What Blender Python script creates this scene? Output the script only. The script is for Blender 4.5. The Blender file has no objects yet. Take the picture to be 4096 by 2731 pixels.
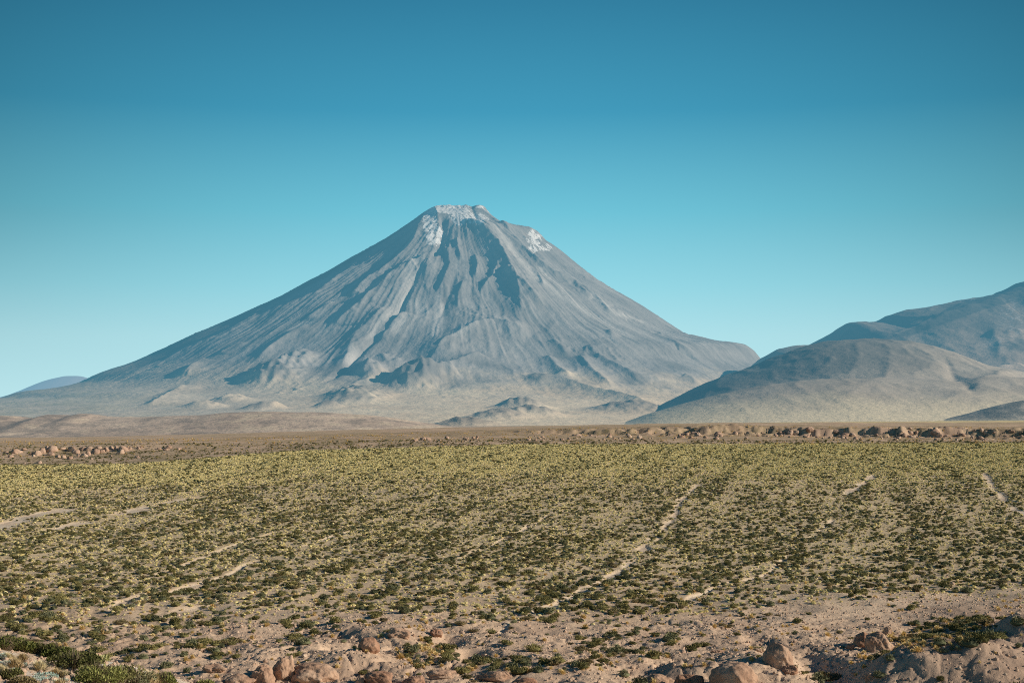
import bpy, math, random
import numpy as np

random.seed(7)
rng = np.random.default_rng(11)
scene = bpy.context.scene
col = scene.collection

# ------------------------------------------------------------------ camera model (photograph is 4096 px wide)
F = 50.0 / 36.0 * 4096
CX, CY, HY = 2048.0, 1365.5, 1698.0
TP = (HY - CY) / F
PITCH = math.atan(TP)
CP, SP = math.cos(PITCH), math.sin(PITCH)

def ray(sx, sy):
    a = (CY - np.asarray(sy, float)) / F
    zy = np.tan(PITCH + np.arctan(a))
    xy = (np.asarray(sx, float) - CX) / F * (CP + zy * SP)
    return xy, zy

def proj(X, Y, Z):
    d = Y * CP + Z * SP
    return CX + F * X / d, CY - F * (-Y * SP + Z * CP) / d

# ------------------------------------------------------------------ noise
def _h(ix, iy, iz, seed):
    n = (ix.astype(np.int64) * 374761393 + iy.astype(np.int64) * 668265263 + iz * 2147483647 + seed * 974634777) & 0xFFFFFFFF
    n = ((n ^ (n >> 13)) * 1274126177) & 0xFFFFFFFF
    n = ((n ^ (n >> 15)) * 2246822519) & 0xFFFFFFFF
    n = n ^ (n >> 16)
    return n.astype(np.float64) / 4294967295.0

def gn(x, y, seed=0):
    """2-D gradient noise, about -1..1"""
    x = np.asarray(x, float); y = np.asarray(y, float)
    ix = np.floor(x); iy = np.floor(y); fx = x - ix; fy = y - iy
    u = fx * fx * fx * (fx * (fx * 6 - 15) + 10); v = fy * fy * fy * (fy * (fy * 6 - 15) + 10)
    def g(dx, dy):
        a = _h(ix + dx, iy + dy, 0, seed) * (2 * math.pi)
        return np.cos(a) * (fx - dx) + np.sin(a) * (fy - dy)
    a = g(0, 0) * (1 - u) + g(1, 0) * u
    b = g(0, 1) * (1 - u) + g(1, 1) * u
    return (a * (1 - v) + b * v) * 1.5

def fbm(x, y, o=4, seed=0, gain=.5, lac=2.03):
    s = 0; a = 1.0; t = 0
    for i in range(o):
        s = s + a * gn(x, y, seed + i * 17); t += a
        x = x * lac + 13.7; y = y * lac + 7.1; a *= gain
    return s / t

def ridged(x, y, o=4, seed=0, gain=.5, lac=2.1):
    s = 0; a = 1.0; t = 0; w = 1
    for i in range(o):
        n = 1 - np.abs(gn(x, y, seed + i * 31)) * 1.6
        n = np.clip(n, 0, 1) ** 2
        s = s + a * n * w; t += a; w = np.clip(n * 1.6, 0, 1)
        x = x * lac + 3.3; y = y * lac + 9.1; a *= gain
    return s / t

def worley(x, y, seed=0):
    ix = np.floor(x); iy = np.floor(y)
    f1 = np.full(x.shape, 9.0); f2 = np.full(x.shape, 9.0); cid = np.zeros(x.shape)
    for dx in (-1, 0, 1):
        for dy in (-1, 0, 1):
            cx, cy = ix + dx, iy + dy
            px = cx + _h(cx, cy, 0, seed); py = cy + _h(cx, cy, 0, seed + 1); d = np.hypot(px - x, py - y)
            v = _h(cx, cy, 0, seed + 2); near = d < f1
            f2 = np.where(near, f1, np.minimum(f2, d)); cid = np.where(near, v, cid); f1 = np.where(near, d, f1)
    return f1, f2, cid

def vn3(p, seed=0):
    x, y, z = p[:, 0], p[:, 1], p[:, 2]
    ix, iy, iz = np.floor(x), np.floor(y), np.floor(z)
    f = [x - ix, y - iy, z - iz]; f = [t * t * (3 - 2 * t) for t in f]
    r = 0
    for dx in (0, 1):
        for dy in (0, 1):
            for dz in (0, 1):
                w = (f[0] if dx else 1 - f[0]) * (f[1] if dy else 1 - f[1]) * (f[2] if dz else 1 - f[2])
                r = r + w * _h(ix + dx, iy + dy, (iz + dz).astype(np.int64) * 7919, seed)
    return r * 2 - 1

def fbm3(p, o=4, seed=0, gain=.5):
    s = 0; a = 1; t = 0
    for i in range(o):
        s = s + a * vn3(p, seed + i * 13); t += a; p = p * 2.07 + 5.3; a *= gain
    return s / t

def sm(e0, e1, x):
    t = np.clip((x - e0) / (e1 - e0), 0, 1)
    return t * t * (3 - 2 * t)

def smax(a, b, k):
    h = np.clip(.5 + .5 * (a - b) / k, 0, 1)
    return b * (1 - h) + a * h + k * h * (1 - h)

def herm(xq, xs, ys):
    """monotone cubic through (xs, ys)"""
    xs = np.asarray(xs, float); ys = np.asarray(ys, float)
    h = np.diff(xs); d = np.diff(ys) / h
    m = np.zeros_like(ys); m[0], m[-1] = d[0], d[-1]
    for i in range(1, len(xs) - 1):
        if d[i - 1] * d[i] > 0:
            w1, w2 = 2 * h[i] + h[i - 1], h[i] + 2 * h[i - 1]
            m[i] = (w1 + w2) / (w1 / d[i - 1] + w2 / d[i])
    q = np.clip(xq, xs[0], xs[-1])
    i = np.clip(np.searchsorted(xs, q) - 1, 0, len(xs) - 2)
    t = (q - xs[i]) / h[i]
    return ((2 * t**3 - 3 * t**2 + 1) * ys[i] + (t**3 - 2 * t**2 + t) * h[i] * m[i]
            + (-2 * t**3 + 3 * t**2) * ys[i + 1] + (t**3 - t**2) * h[i] * m[i + 1])

# ------------------------------------------------------------------ materials
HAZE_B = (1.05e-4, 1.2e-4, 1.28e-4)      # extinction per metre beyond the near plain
HAZE_C = (.088, .285, .385)  # haze colour, painted into the materials as emission instead of a volume

class NT:
    def __init__(self, name):
        self.m = bpy.data.materials.new(name); self.m.use_nodes = True
        self.t = self.m.node_tree; self.t.nodes.clear()
    def n(self, typ, **kw):
        nd = self.t.nodes.new(typ)
        for k, v in kw.items():
            if k.startswith('i_'):
                key = k[2:]; key = int(key) if key.isdigit() else key.replace('_', ' ')
                nd.inputs[key].default_value = v
            else: setattr(nd, k, v)
        return nd
    def l(self, a, b): self.t.links.new(a, b)
    def noise(self, vec, scale, detail=4, rough=.55, dist=0):
        nd = self.n('ShaderNodeTexNoise'); nd.inputs['Scale'].default_value = scale
        nd.inputs['Detail'].default_value = detail; nd.inputs['Roughness'].default_value = rough
        nd.inputs['Distortion'].default_value = dist
        if vec is not None: self.l(vec, nd.inputs['Vector'])
        return nd.outputs['Fac']
    def ramp(self, fac, stops):
        nd = self.n('ShaderNodeValToRGB'); cr = nd.color_ramp
        while len(cr.elements) < len(stops): cr.elements.new(.5)
        for e, (p, c) in zip(cr.elements, stops):
            e.position = p; e.color = (*c, 1) if len(c) == 3 else c
        self.l(fac, nd.inputs['Fac']); return nd.outputs['Color']
    def mr(self, v, a, b, c=0, d=1):
        nd = self.n('ShaderNodeMapRange')
        for i, q in enumerate((a, b, c, d)): nd.inputs[i + 1].default_value = q
        self.l(v, nd.inputs[0]); return nd.outputs[0]
    def math(self, op, a, b=None):
        nd = self.n('ShaderNodeMath', operation=op)
        for i, q in enumerate((a, b)):
            if q is None: continue
            if isinstance(q, (int, float)): nd.inputs[i].default_value = q
            else: self.l(q, nd.inputs[i])
        return nd.outputs[0]
    def mix(self, fac, a, b, blend='MIX'):
        nd = self.n('ShaderNodeMix', data_type='RGBA', blend_type=blend)
        for s, q in ((nd.inputs['Factor'], fac), (nd.inputs['A'], a), (nd.inputs['B'], b)):
            if isinstance(q, (int, float)): s.default_value = q
            elif isinstance(q, tuple): s.default_value = (*q, 1)
            else: self.l(q, s)
        return nd.outputs['Result']
    def attr(self, name):
        return self.n('ShaderNodeAttribute', attribute_name=name).outputs['Fac']
    def finish(self, color, bump=None, bstr=.5, bdist=1.0, rough=.95, haze=True, trans=0, hz0=2600, hc=HAZE_C):
        bs = self.n('ShaderNodeBsdfPrincipled'); bs.inputs['Roughness'].default_value = rough
        bs.inputs['Specular IOR Level'].default_value = .15
        out = self.n('ShaderNodeOutputMaterial')
        if bump is not None:
            b = self.n('ShaderNodeBump'); b.inputs['Strength'].default_value = bstr
            b.inputs['Distance'].default_value = bdist
            self.l(bump, b.inputs['Height']); self.l(b.outputs[0], bs.inputs['Normal'])
        if not haze:
            self.l(color, bs.inputs['Base Color']); self.l(bs.outputs[0], out.inputs[0]); return self.m
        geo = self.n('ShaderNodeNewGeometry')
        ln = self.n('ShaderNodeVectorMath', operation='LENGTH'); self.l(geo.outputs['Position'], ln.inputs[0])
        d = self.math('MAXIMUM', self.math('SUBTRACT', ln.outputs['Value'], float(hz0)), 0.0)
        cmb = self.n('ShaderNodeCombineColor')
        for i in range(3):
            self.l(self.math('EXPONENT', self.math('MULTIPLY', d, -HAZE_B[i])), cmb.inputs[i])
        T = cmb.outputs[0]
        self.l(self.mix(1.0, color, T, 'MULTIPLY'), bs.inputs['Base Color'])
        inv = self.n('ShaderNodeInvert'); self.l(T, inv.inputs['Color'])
        em = self.n('ShaderNodeEmission'); self.l(self.mix(1.0, inv.outputs[0], hc, 'MULTIPLY'), em.inputs['Color'])  # painted haze: surface glow that grows with distance
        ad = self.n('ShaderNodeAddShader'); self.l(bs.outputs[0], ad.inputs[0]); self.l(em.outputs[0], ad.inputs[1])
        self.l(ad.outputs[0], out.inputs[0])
        return self.m

def wpos(t): return t.n('ShaderNodeNewGeometry').outputs['Position']

def mat_ground():
    t = NT('ground_soil'); p = wpos(t)
    c1 = t.ramp(t.noise(p, .035, 6, .6), [(.3, (.58, .41, .285)), (.55, (.72, .535, .385)), (.75, (.79, .615, .455))])
    c = t.mix(t.mr(t.noise(p, .9, 5, .65), .35, .7, 0, .5), c1, (.54, .39, .285))
    c = t.mix(t.mr(t.noise(p, 5., 3, .7), .42, .68, 0, .35), c, (.70, .55, .41))
    c = t.mix(t.math('MULTIPLY', t.attr('rock'), .75), c, (.575, .40, .285))
    c = t.mix(t.math('MULTIPLY', t.attr('straw'), t.mr(t.noise(p, .55, 5, .75), .35, .62, .25, 1)), c, (.74, .63, .33))
    c = t.mix(t.math('MULTIPLY', t.attr('green'), t.mr(t.noise(p, .45, 5, .75), .35, .6, .2, 1)), c, (.22, .185, .085))
    c = t.mix(t.attr('wash'), c, t.ramp(t.noise(p, .7, 5, .7), [(.3, (.60, .47, .35)), (.65, (.80, .68, .53))]))
    c = t.mix(t.attr('pale'), c, t.ramp(t.noise(p, 3.5, 5, .7), [(.35, (.55, .42, .31)), (.6, (.86, .82, .74))]))
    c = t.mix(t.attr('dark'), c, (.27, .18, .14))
    b1 = t.noise(p, 1.3, 8, .72)
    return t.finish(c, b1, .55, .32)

def mat_rock(name, tint=(1, 1, 1), scale=1.0):
    t = NT(name)
    p = wpos(t)
    c = t.ramp(t.noise(p, .35 * scale, 6, .62), [(.28, (.30 * tint[0], .175 * tint[1], .12 * tint[2])), (.5, (.46 * tint[0], .295 * tint[1], .205 * tint[2])), (.72, (.62 * tint[0], .45 * tint[1], .33 * tint[2]))])
    c = t.mix(t.mr(t.noise(p, 3.0 * scale, 5, .7), .5, .72, 0, .6), c, (.15, .10, .075))
    mu = t.noise(p, 1.4 * scale, 6, .62)
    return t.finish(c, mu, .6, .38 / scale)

def mat_far_rock():
    t = NT('far_rock'); p = wpos(t)
    c = t.ramp(t.noise(p, .12, 5, .6), [(.3, (.30, .19, .14)), (.5, (.46, .31, .23)), (.7, (.60, .44, .335))])
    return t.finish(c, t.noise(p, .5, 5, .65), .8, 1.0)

def mat_volcano():
    t = NT('volcano_slope'); p = wpos(t)
    n1 = t.noise(p, .004, 6, .6); n2 = t.noise(p, .03, 6, .7); n3 = t.noise(p, .11, 3, .7)
    c = t.ramp(n1, [(.3, (.31, .285, .27)), (.5, (.40, .37, .35)), (.7, (.48, .445, .42))])
    c = t.mix(t.attr('scree'), c, (.68, .64, .60))
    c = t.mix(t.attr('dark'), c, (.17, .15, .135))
    c = t.mix(t.attr('red'), c, (.46, .29, .23))
    lo = t.ramp(n1, [(.35, (.82, .64, .44)), (.55, (.93, .755, .53)), (.7, (.96, .80, .55))])
    c = t.mix(t.attr('plain'), c, lo)
    c = t.mix(t.mr(n3, .55, .75, 0, .12), c, (.15, .12, .095))
    c = t.mix(t.math('MULTIPLY', t.attr('green'), .35), c, (.40, .37, .20))
    sn = t.mr(t.math('ADD', t.attr('snow'), t.mr(n2, .3, .7, -.35, .35)), .38, .55, 0, 1)
    c = t.mix(sn, c, (1.0, 1.0, 1.0))
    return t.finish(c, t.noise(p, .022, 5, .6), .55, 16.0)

def mat_hill(name, stops, spots=.25, hc=HAZE_C):
    t = NT(name); p = wpos(t)
    c = t.ramp(t.noise(p, .0035, 6, .6), stops)
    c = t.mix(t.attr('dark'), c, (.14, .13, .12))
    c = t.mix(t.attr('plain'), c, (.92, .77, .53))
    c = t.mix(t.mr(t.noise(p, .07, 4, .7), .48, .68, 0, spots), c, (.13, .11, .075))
    c = t.mix(t.math('MULTIPLY', t.attr('snow'), t.mr(t.noise(p, .05, 5, .7), .5, .6, 0, 1)), c, (.85, .86, .88))
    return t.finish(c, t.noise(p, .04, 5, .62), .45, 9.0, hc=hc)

def mat_leaf(name, stops, haze=True):
    t = NT(name)
    oi = t.n('ShaderNodeObjectInfo').outputs['Random']
    p = t.n('ShaderNodeNewGeometry')
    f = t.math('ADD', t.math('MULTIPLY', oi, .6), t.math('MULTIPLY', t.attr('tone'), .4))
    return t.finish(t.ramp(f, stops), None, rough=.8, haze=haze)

M = {}
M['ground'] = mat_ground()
M['rock'] = mat_rock('pink_rock')
M['rock_dark'] = mat_rock('brown_rock', (.82, .72, .68))
M['far_rock'] = mat_far_rock()
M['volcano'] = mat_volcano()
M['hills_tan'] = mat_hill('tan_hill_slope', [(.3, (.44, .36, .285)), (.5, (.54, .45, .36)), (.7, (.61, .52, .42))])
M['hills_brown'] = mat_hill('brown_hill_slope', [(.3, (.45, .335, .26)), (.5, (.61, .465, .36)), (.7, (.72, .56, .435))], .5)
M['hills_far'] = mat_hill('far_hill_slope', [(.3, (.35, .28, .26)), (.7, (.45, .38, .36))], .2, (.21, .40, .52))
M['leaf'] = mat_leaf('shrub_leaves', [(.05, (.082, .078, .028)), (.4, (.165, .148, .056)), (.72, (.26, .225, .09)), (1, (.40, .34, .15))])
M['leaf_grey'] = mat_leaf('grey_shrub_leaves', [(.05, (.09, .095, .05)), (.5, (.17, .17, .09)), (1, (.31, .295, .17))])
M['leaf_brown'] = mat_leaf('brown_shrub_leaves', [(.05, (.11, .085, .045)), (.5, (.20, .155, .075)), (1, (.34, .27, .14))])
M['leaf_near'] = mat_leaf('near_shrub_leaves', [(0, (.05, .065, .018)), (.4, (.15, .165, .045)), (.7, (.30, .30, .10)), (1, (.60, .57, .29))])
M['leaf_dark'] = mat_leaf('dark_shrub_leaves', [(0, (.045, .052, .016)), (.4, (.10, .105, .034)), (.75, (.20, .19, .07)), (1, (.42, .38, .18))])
M['twig'] = mat_leaf('shrub_twigs', [(0, (.12, .09, .055)), (1, (.32, .25, .17))])
M['straw'] = mat_leaf('straw_grass', [(0, (.60, .39, .15)), (.5, (.88, .64, .29)), (1, (.96, .80, .45))])
M['straw_near'] = mat_leaf('near_straw_grass', [(0, (.38, .25, .12)), (.5, (.65, .50, .28)), (1, (.88, .78, .50))])
M['yellow'] = mat_leaf('yellow_cushion_grass', [(0, (.60, .50, .21)), (.5, (.86, .73, .37)), (1, (.95, .85, .52))])
M['teal'] = mat_leaf('pale_cushion_leaves', [(0, (.24, .33, .27)), (1, (.55, .68, .60))])
M['stone'] = mat_rock('loose_stone', (1.15, 1.25, 1.3), 3.0)

# ------------------------------------------------------------------ object helpers
def tag(o, label=None, cat=None, group=None, kind=None):
    if label: o['label'] = label
    if cat: o['category'] = cat
    if group: o['group'] = group
    if kind: o['kind'] = kind
    return o

def grid_mesh(name, X, Y, Z, mat, attrs=None):
    ny, nx = X.shape
    me = bpy.data.meshes.new(name)
    co = np.stack([X, Y, Z], -1).reshape(-1, 3).astype(np.float32)
    idx = np.arange(ny * nx).reshape(ny, nx)
    q = np.stack([idx[:-1, :-1], idx[:-1, 1:], idx[1:, 1:], idx[1:, :-1]], -1).reshape(-1, 4)
    me.vertices.add(len(co)); me.vertices.foreach_set('co', co.ravel())
    me.loops.add(q.size); me.loops.foreach_set('vertex_index', q.ravel().astype(np.int32))
    me.polygons.add(len(q)); me.polygons.foreach_set('loop_start', np.arange(0, q.size, 4, dtype=np.int32))
    me.polygons.foreach_set('use_smooth', np.ones(len(q), bool))
    me.update(calc_edges=True)
    for k, v in (attrs or {}).items():
        a = me.attributes.new(k, 'FLOAT', 'POINT'); a.data.foreach_set('value', np.clip(v, 0, 1).astype(np.float32).ravel())
    me.materials.append(mat)
    o = bpy.data.objects.new(name, me); col.objects.link(o)
    return o

def mesh_from(name, v, faces, mat, smooth=False, tone=None):
    me = bpy.data.meshes.new(name)
    me.from_pydata([tuple(p) for p in v], [], faces)
    if smooth: me.polygons.foreach_set('use_smooth', np.ones(len(me.polygons), bool))
    if tone is not None:
        a = me.attributes.new('tone', 'FLOAT', 'POINT'); a.data.foreach_set('value', np.asarray(tone, np.float32))
    me.materials.append(mat); me.update()
    return me

# ------------------------------------------------------------------ the near ground, one sheet
TX = [-.36, 0, .36]
NEAR = [(2, -1.8), (5, -2.3), (15, -5.2), (30, -10), (50, -17), (80, -25.5), (110, -30), (140, -31.6)]
TAB = {
 0: [(170, 2731), (250, 2412), (350, 2187), (450, 2036), (550, 1932), (650, 1860), (700, 1832), (760, 1798), (900, 1777), (1200, 1762), (1500, 1752), (2200, 1753), (3500, 1748), (5500, 1712)],
 1: [(170, 2731), (250, 2410), (350, 2176), (450, 2010), (550, 1890), (650, 1806), (700, 1779), (760, 1756), (850, 1735), (1100, 1719), (1500, 1712), (2200, 1711), (3500, 1712), (5500, 1702)],
 2: [(170, 2731), (250, 2405), (350, 2165), (450, 1995), (550, 1880), (650, 1800), (700, 1777), (760, 1763), (830, 1752), (1000, 1737), (1500, 1711), (2200, 1699), (3500, 1692), (5500, 1696)],
}
def _tabz(k, Y):
    ys = [a for a, b in NEAR] + [a for a, b in TAB[k]] + [60000]
    zs = [b for a, b in NEAR] + [a * float(ray(0, b)[1]) for a, b in TAB[k]] + [0]
    return herm(np.log(np.maximum(Y, 1)), np.log(ys), zs)

DOMES = []   # (X, Y, rx, ry, h)
def ground_base(X, Y):
    tx = X / np.maximum(Y, 1)
    z0, z1, z2 = _tabz(0, Y), _tabz(1, Y), _tabz(2, Y)
    wl = sm(0, 1, np.clip(-tx / .36, 0, 1)); wr = sm(0, 1, np.clip(tx / .36, 0, 1))
    Z = z1 * (1 - wl - wr) + z0 * wl + z2 * wr
    # knoll on the camera's side, at the left
    Zk = -7.55 - .1 * (Y - 45) - .19 * np.maximum(X + 16.2, -6) - .03 * np.maximum(0, X + 14)**2 - .035 * np.maximum(0, Y - 51)**2
    Z = np.where((Y < 90) & (Y > 8), smax(Zk, Z, .8), Z)
    return Z

def cliff_params(X, Y):
    sx = CX + F * X / np.maximum(Y, 1)
    hc = 5.6 * sm(1500, 3100, sx) * (.92 + .3 * fbm(X / 60, Y / 60, 3, 4))
    yc = 845 + 16 * gn(X / 70, Y / 90, 5) + 15 * fbm(X / 47, Y / 40, 3, 6) + 3 * gn(X / 7, Y / 7, 7) - 25 * sm(3300, 4200, sx) + 15 * sm(2700, 1500, sx)
    return hc, yc

def ground_mid(X, Y):
    Z = ground_base(X, Y)
    hc, yc = cliff_params(X, Y)
    Z = Z + hc * sm(-14, 6, Y - yc) * .35 + hc * .65 * sm(-1.6, 1.2, Y - yc - 3)
    # scarp under the boulders at the left
    sx = CX + F * X / np.maximum(Y, 1)
    yl = 735 + 14 * gn(X / 40, 0 * X, 8)
    hl = 2.2 * sm(1300, 500, sx)
    Z = Z + hl * sm(-10, 10, Y - yl) - hl * sm(0, 400, Y - yl - 20)
    amp = sm(120, 180, Y) * sm(6000, 2500, Y)
    Z = Z + amp * (1.0 * fbm(X / 55, Y / 55, 3, 21) + .35 * fbm(X / 11, Y / 11, 3, 22))
    Z = Z + amp * sm(330, 230, Y) * (1.3 * fbm(X / 22, Y / 22, 4, 23))
    for (dx, dy, rx, ry, h) in DOMES:
        q = ((X - dx) / rx)**2 + ((Y - dy) / ry)**2
        m = q < 9
        if np.any(m):
            Z = Z + np.where(m, h * np.exp(-q**1.35), 0)
    return Z

def hit(sx, sy, fn=None, lo=20, hi=1600):
    """where the sight line of a pixel meets the terrain"""
    fn = fn or ground_mid
    xy, zy = ray(sx, sy)
    Y = np.exp(np.linspace(math.log(lo), math.log(hi), 1400))
    g = fn(xy * Y, Y); below = zy * Y <= g
    i = int(np.argmax(below)) if below.any() else len(Y) - 1
    y0 = Y[i]
    return float(xy * y0), float(y0), float(g[i])

for (sx, sy, rpx, rpy, h) in [
    (3890, 2700, 330, 11, 4.6), (3600, 2725, 160, 6, 1.5), (4130, 2560, 130, 8, 2.8), (3000, 2680, 150, 9, 1.7),
    (3320, 2680, 90, 20, -1.8), (1870, 2615, 60, 4.5, -2.4), (1790, 2560, 60, 5, -1.0), (1560, 2540, 130, 7, 1.3),
    (1430, 2650, 150, 6, 1.0), (2300, 2690, 300, 10, .8), (3040, 2560, 60, 4, -.8), (700, 2620, 260, 9, 1.0),
    (1150, 2600, 200, 8, .7), (3750, 2530, 170, 10, -1.2), (2750, 2690, 120, 5, 1.5)]:
    x, y, z = hit(sx, sy, ground_base)
    DOMES.append((x, y, rpx * y / F, rpy, h))

WASHES = [  # pale dry channels
    ([(2790, 1940), (2720, 2010), (2690, 2080), (2560, 2210), (2490, 2275), (2400, 2330), (2260, 2400), (2120, 2450), (1990, 2530)], 1.25),
    ([(430, 2450), (494, 2412), (655, 2372), (800, 2330), (922, 2293), (985, 2255), (1200, 2190), (1420, 2120)], 1.1),
    ([(470, 2060), (560, 2038), (690, 2005), (800, 1985)], 4.6), ([(-40, 2110), (120, 2070), (290, 2035)], 5.0),
    ([(100, 2140), (230, 2110), (330, 2092)], 3.4), ([(-40, 2190), (250, 2170)], 1.0),
    ([(3360, 1990), (3430, 1945), (3500, 1900)], 2.2), ([(3940, 1890), (3980, 1960), (4040, 2010), (4120, 2060)], 2.2),
    ([(640, 2290), (900, 2190), (1100, 2130)], .8), ([(2700, 2420), (2900, 2330), (3060, 2290), (3330, 2080)], .7),
    ([(1500, 2370), (1800, 2250), (2060, 2140), (2200, 2060)], .7), ([(380, 2520), (700, 2440), (1000, 2400)], .9),
]
def polydist(X, Y, pts):
    d = np.full(X.shape, 1e9)
    for (ax, ay), (bx, by) in zip(pts[:-1], pts[1:]):
        vx, vy = bx - ax, by - ay; L = vx * vx + vy * vy + 1e-9
        t = np.clip(((X - ax) * vx + (Y - ay) * vy) / L, 0, 1)
        d = np.minimum(d, np.hypot(X - ax - t * vx, Y - ay - t * vy))
    return d
WPTS = []
for pts, w in WASHES:
    WPTS.append(([hit(a, b, ground_base)[:2] for a, b in pts], w))

def wash_mask(X, Y):
    m = np.zeros(np.shape(X))
    wob = 2.2 * fbm(X / 14, Y / 14, 3, 41)
    wv = fbm(X / 8, Y / 20, 3, 44)
    brk = sm(-.45, -.1, fbm(X / 20, Y / 45, 2, 43))
    for pts, w in WPTS:
        ymin, ymax = min(p[1] for p in pts) - 30, max(p[1] for p in pts) + 30
        xmin, xmax = min(p[0] for p in pts) - 30, max(p[0] for p in pts) + 30
        s = (X > xmin) & (X < xmax) & (Y > ymin) & (Y < ymax)
        if not np.any(s): continue
        d = polydist(X[s], Y[s], pts) + wob[s]
        w_ = w * .62 * np.clip(1 + 1.3 * wv[s], .15, 2.2)
        m[s] = np.maximum(m[s], sm(w_ * 1.6, w_ * .6, np.abs(d)) * brk[s])
    return m

def edge_y(sx): return np.interp(sx, [0, 500, 800, 1200, 1700, 2048, 4096], [1862, 1856, 1834, 1802, 1788, 1778, 1772])
def bare_map(X, Y, sx, sy):
    """0 = vegetated, 1 = bare, worked out from where it lies on the plain"""
    b = np.zeros_like(X)
    n = fbm(X / 16, Y / 16, 3, 51)
    lim = np.interp(sx, [0, 900, 1400, 2100, 2700, 3100, 3500, 4096], [2610, 2500, 2440, 2470, 2480, 2410, 2360, 2360])
    b = sm(-40, 55, sy - lim + 70 * n)
    return b

# rows and columns of the sheet
Yr = np.concatenate([np.exp(np.linspace(math.log(3), math.log(40), 80))[:-1],
                     np.exp(np.linspace(math.log(40), math.log(160), 230))[:-1],
                     np.exp(np.linspace(math.log(160), math.log(1000), 820))[:-1],
                     np.exp(np.linspace(math.log(1000), math.log(60000), 200))])
tc = np.linspace(-.62, .62, 1050)
Yg, Tg = np.meshgrid(Yr, tc, indexing='ij')
Xg = Tg * (Yg + 6 * np.exp(-Yg / 20))
Zg = ground_mid(Xg, Yg)
# weathered rock relief in the lower part of the picture and on the cliff
SXg, SYg = proj(Xg, Yg, Zg)
hc, yc = cliff_params(Xg, Yg)
rough_near = sm(2380, 2560, SYg + 60 * fbm(Xg / 25, Yg / 25, 2, 61)) * sm(130, 160, Yg)
rough_near[Yg > 400] = 0
Zg += rough_near * (.6 * (ridged(Xg / 11, Yg / 10, 5, 62, .55) - .4) - .35 * sm(.72, .95, ridged(Xg / 4.5 + .6 * fbm(Xg / 3, Yg / 3, 2, 68), Yg / 5, 2, 67)) + .13 * fbm(Xg / 1.3, Yg / 1.3, 3, 63))
cl = np.exp(-((Yg - yc - 2) / 26)**2) * (hc / 7.2)
Zg += cl * (1.6 * (ridged(Xg / 19, Yg / 22, 4, 64) - .35) + 1.3 * fbm(Xg / 6, Yg / 6, 4, 65, .6))
k_ = cl > .03
xx, yy = Xg[k_] + 2.5 * fbm(Xg[k_] / 9, Yg[k_] / 9, 2, 91), Yg[k_] + 2.5 * fbm(Xg[k_] / 9, Yg[k_] / 9, 2, 92)
for cs, am in ((13.0, 1.9), (5.2, 1.3)):
    f1, f2, ci = worley(xx / cs, yy / (cs * 1.3), int(cs) + 90)
    Zg[k_] += cl[k_] * am * ((ci - .55) - .5 * sm(.16, .0, f2 - f1))
k_ = rough_near > .03
xx, yy = Xg[k_] + 1.2 * fbm(Xg[k_] / 4, Yg[k_] / 4, 3, 93), Yg[k_] + 1.2 * fbm(Xg[k_] / 4, Yg[k_] / 4, 3, 94)
plate = sm(-.15, .2, fbm(Xg[k_] / 17, Yg[k_] / 17, 3, 95))
for cs, am in ((4.2, .42), (1.7, .16)):
    f1, f2, ci = worley(xx / cs, yy / (cs * 1.25), int(cs * 10) + 60)
    Zg[k_] += rough_near[k_] * am * (.25 + .75 * plate) * ((ci - .5) - .7 * sm(.13, .02, f2 - f1))
wm = wash_mask(Xg, Yg)
Zg -= wm * .35
kn = sm(75, 60, Yg) * sm(20, 30, Yg) * sm(-4, -9, Xg)
Zg += kn * (.10 * fbm(Xg / 1.1, Yg / 1.1, 4, 66))
SXg, SYg = proj(Xg, Yg, Zg)
bare = bare_map(Xg, Yg, SXg, SYg)
clump = fbm(Xg / 45, Yg / 90, 3, 71)
inf = sm(-6, 5, SYg - edge_y(SXg) + 6 * clump)
straw = sm(1935, 1850, SYg + 45 * clump) * inf * sm(140, 200, Yg)
straw = np.maximum(straw * .9, .42 * sm(2480, 2150, SYg) * inf)
shelf = (Yg > 760) & (Yg < 4000)
strips = sm(-.05, .35, fbm(Xg / 150, Yg / 34, 4, 72) + .1)
green = np.where(shelf, .6 * (1 - strips), .25 * (1 - bare) * (Yg > 150))
green = np.maximum(green, sm(1835, 1865, SYg) * sm(1905, 1875, SYg) * sm(900, 300, SXg) * (Yg > 300))
outf = (1 - inf) * (Yg < 1000) * (Yg > 400)
green = np.maximum(green, outf * .8 * sm(-.3, .25, fbm(Xg / 30, Yg / 22, 4, 73)))
rock = np.clip(outf * .8 + rough_near * .8 + cl * 1.2 + np.where(shelf, strips * .8, 0), 0, 1)
far = sm(1450, 1750, Yg) * sm(1800, 2600, SXg)
straw = np.maximum(straw * (Yg < 780), far)
green = green * (1 - far); rock = rock * (1 - far)
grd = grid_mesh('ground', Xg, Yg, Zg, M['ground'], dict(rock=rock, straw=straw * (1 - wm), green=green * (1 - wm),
      wash=wm * (.35 + .65 * sm(-.3, .3, fbm(Xg / 9, Yg / 9, 2, 77))), pale=kn * sm(-.25, .25, fbm(Xg / 3.5, Yg / 3.5, 3, 78)), dark=.5 * sm(3350, 3900, SXg + 120 * clump) * sm(2330, 2450, SYg) * (Yg > 140) + .38 * sm(.0, .35, fbm(Xg / 10, Yg / 13, 4, 79)) * rough_near + .7 * cl * sm(-.1, .3, fbm(Xg / 14, Yg / 14, 3, 80))))  # dark: lower-right shading painted in, plus mottled patches on rough rock and cliff
tag(grd, kind='structure')

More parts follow.
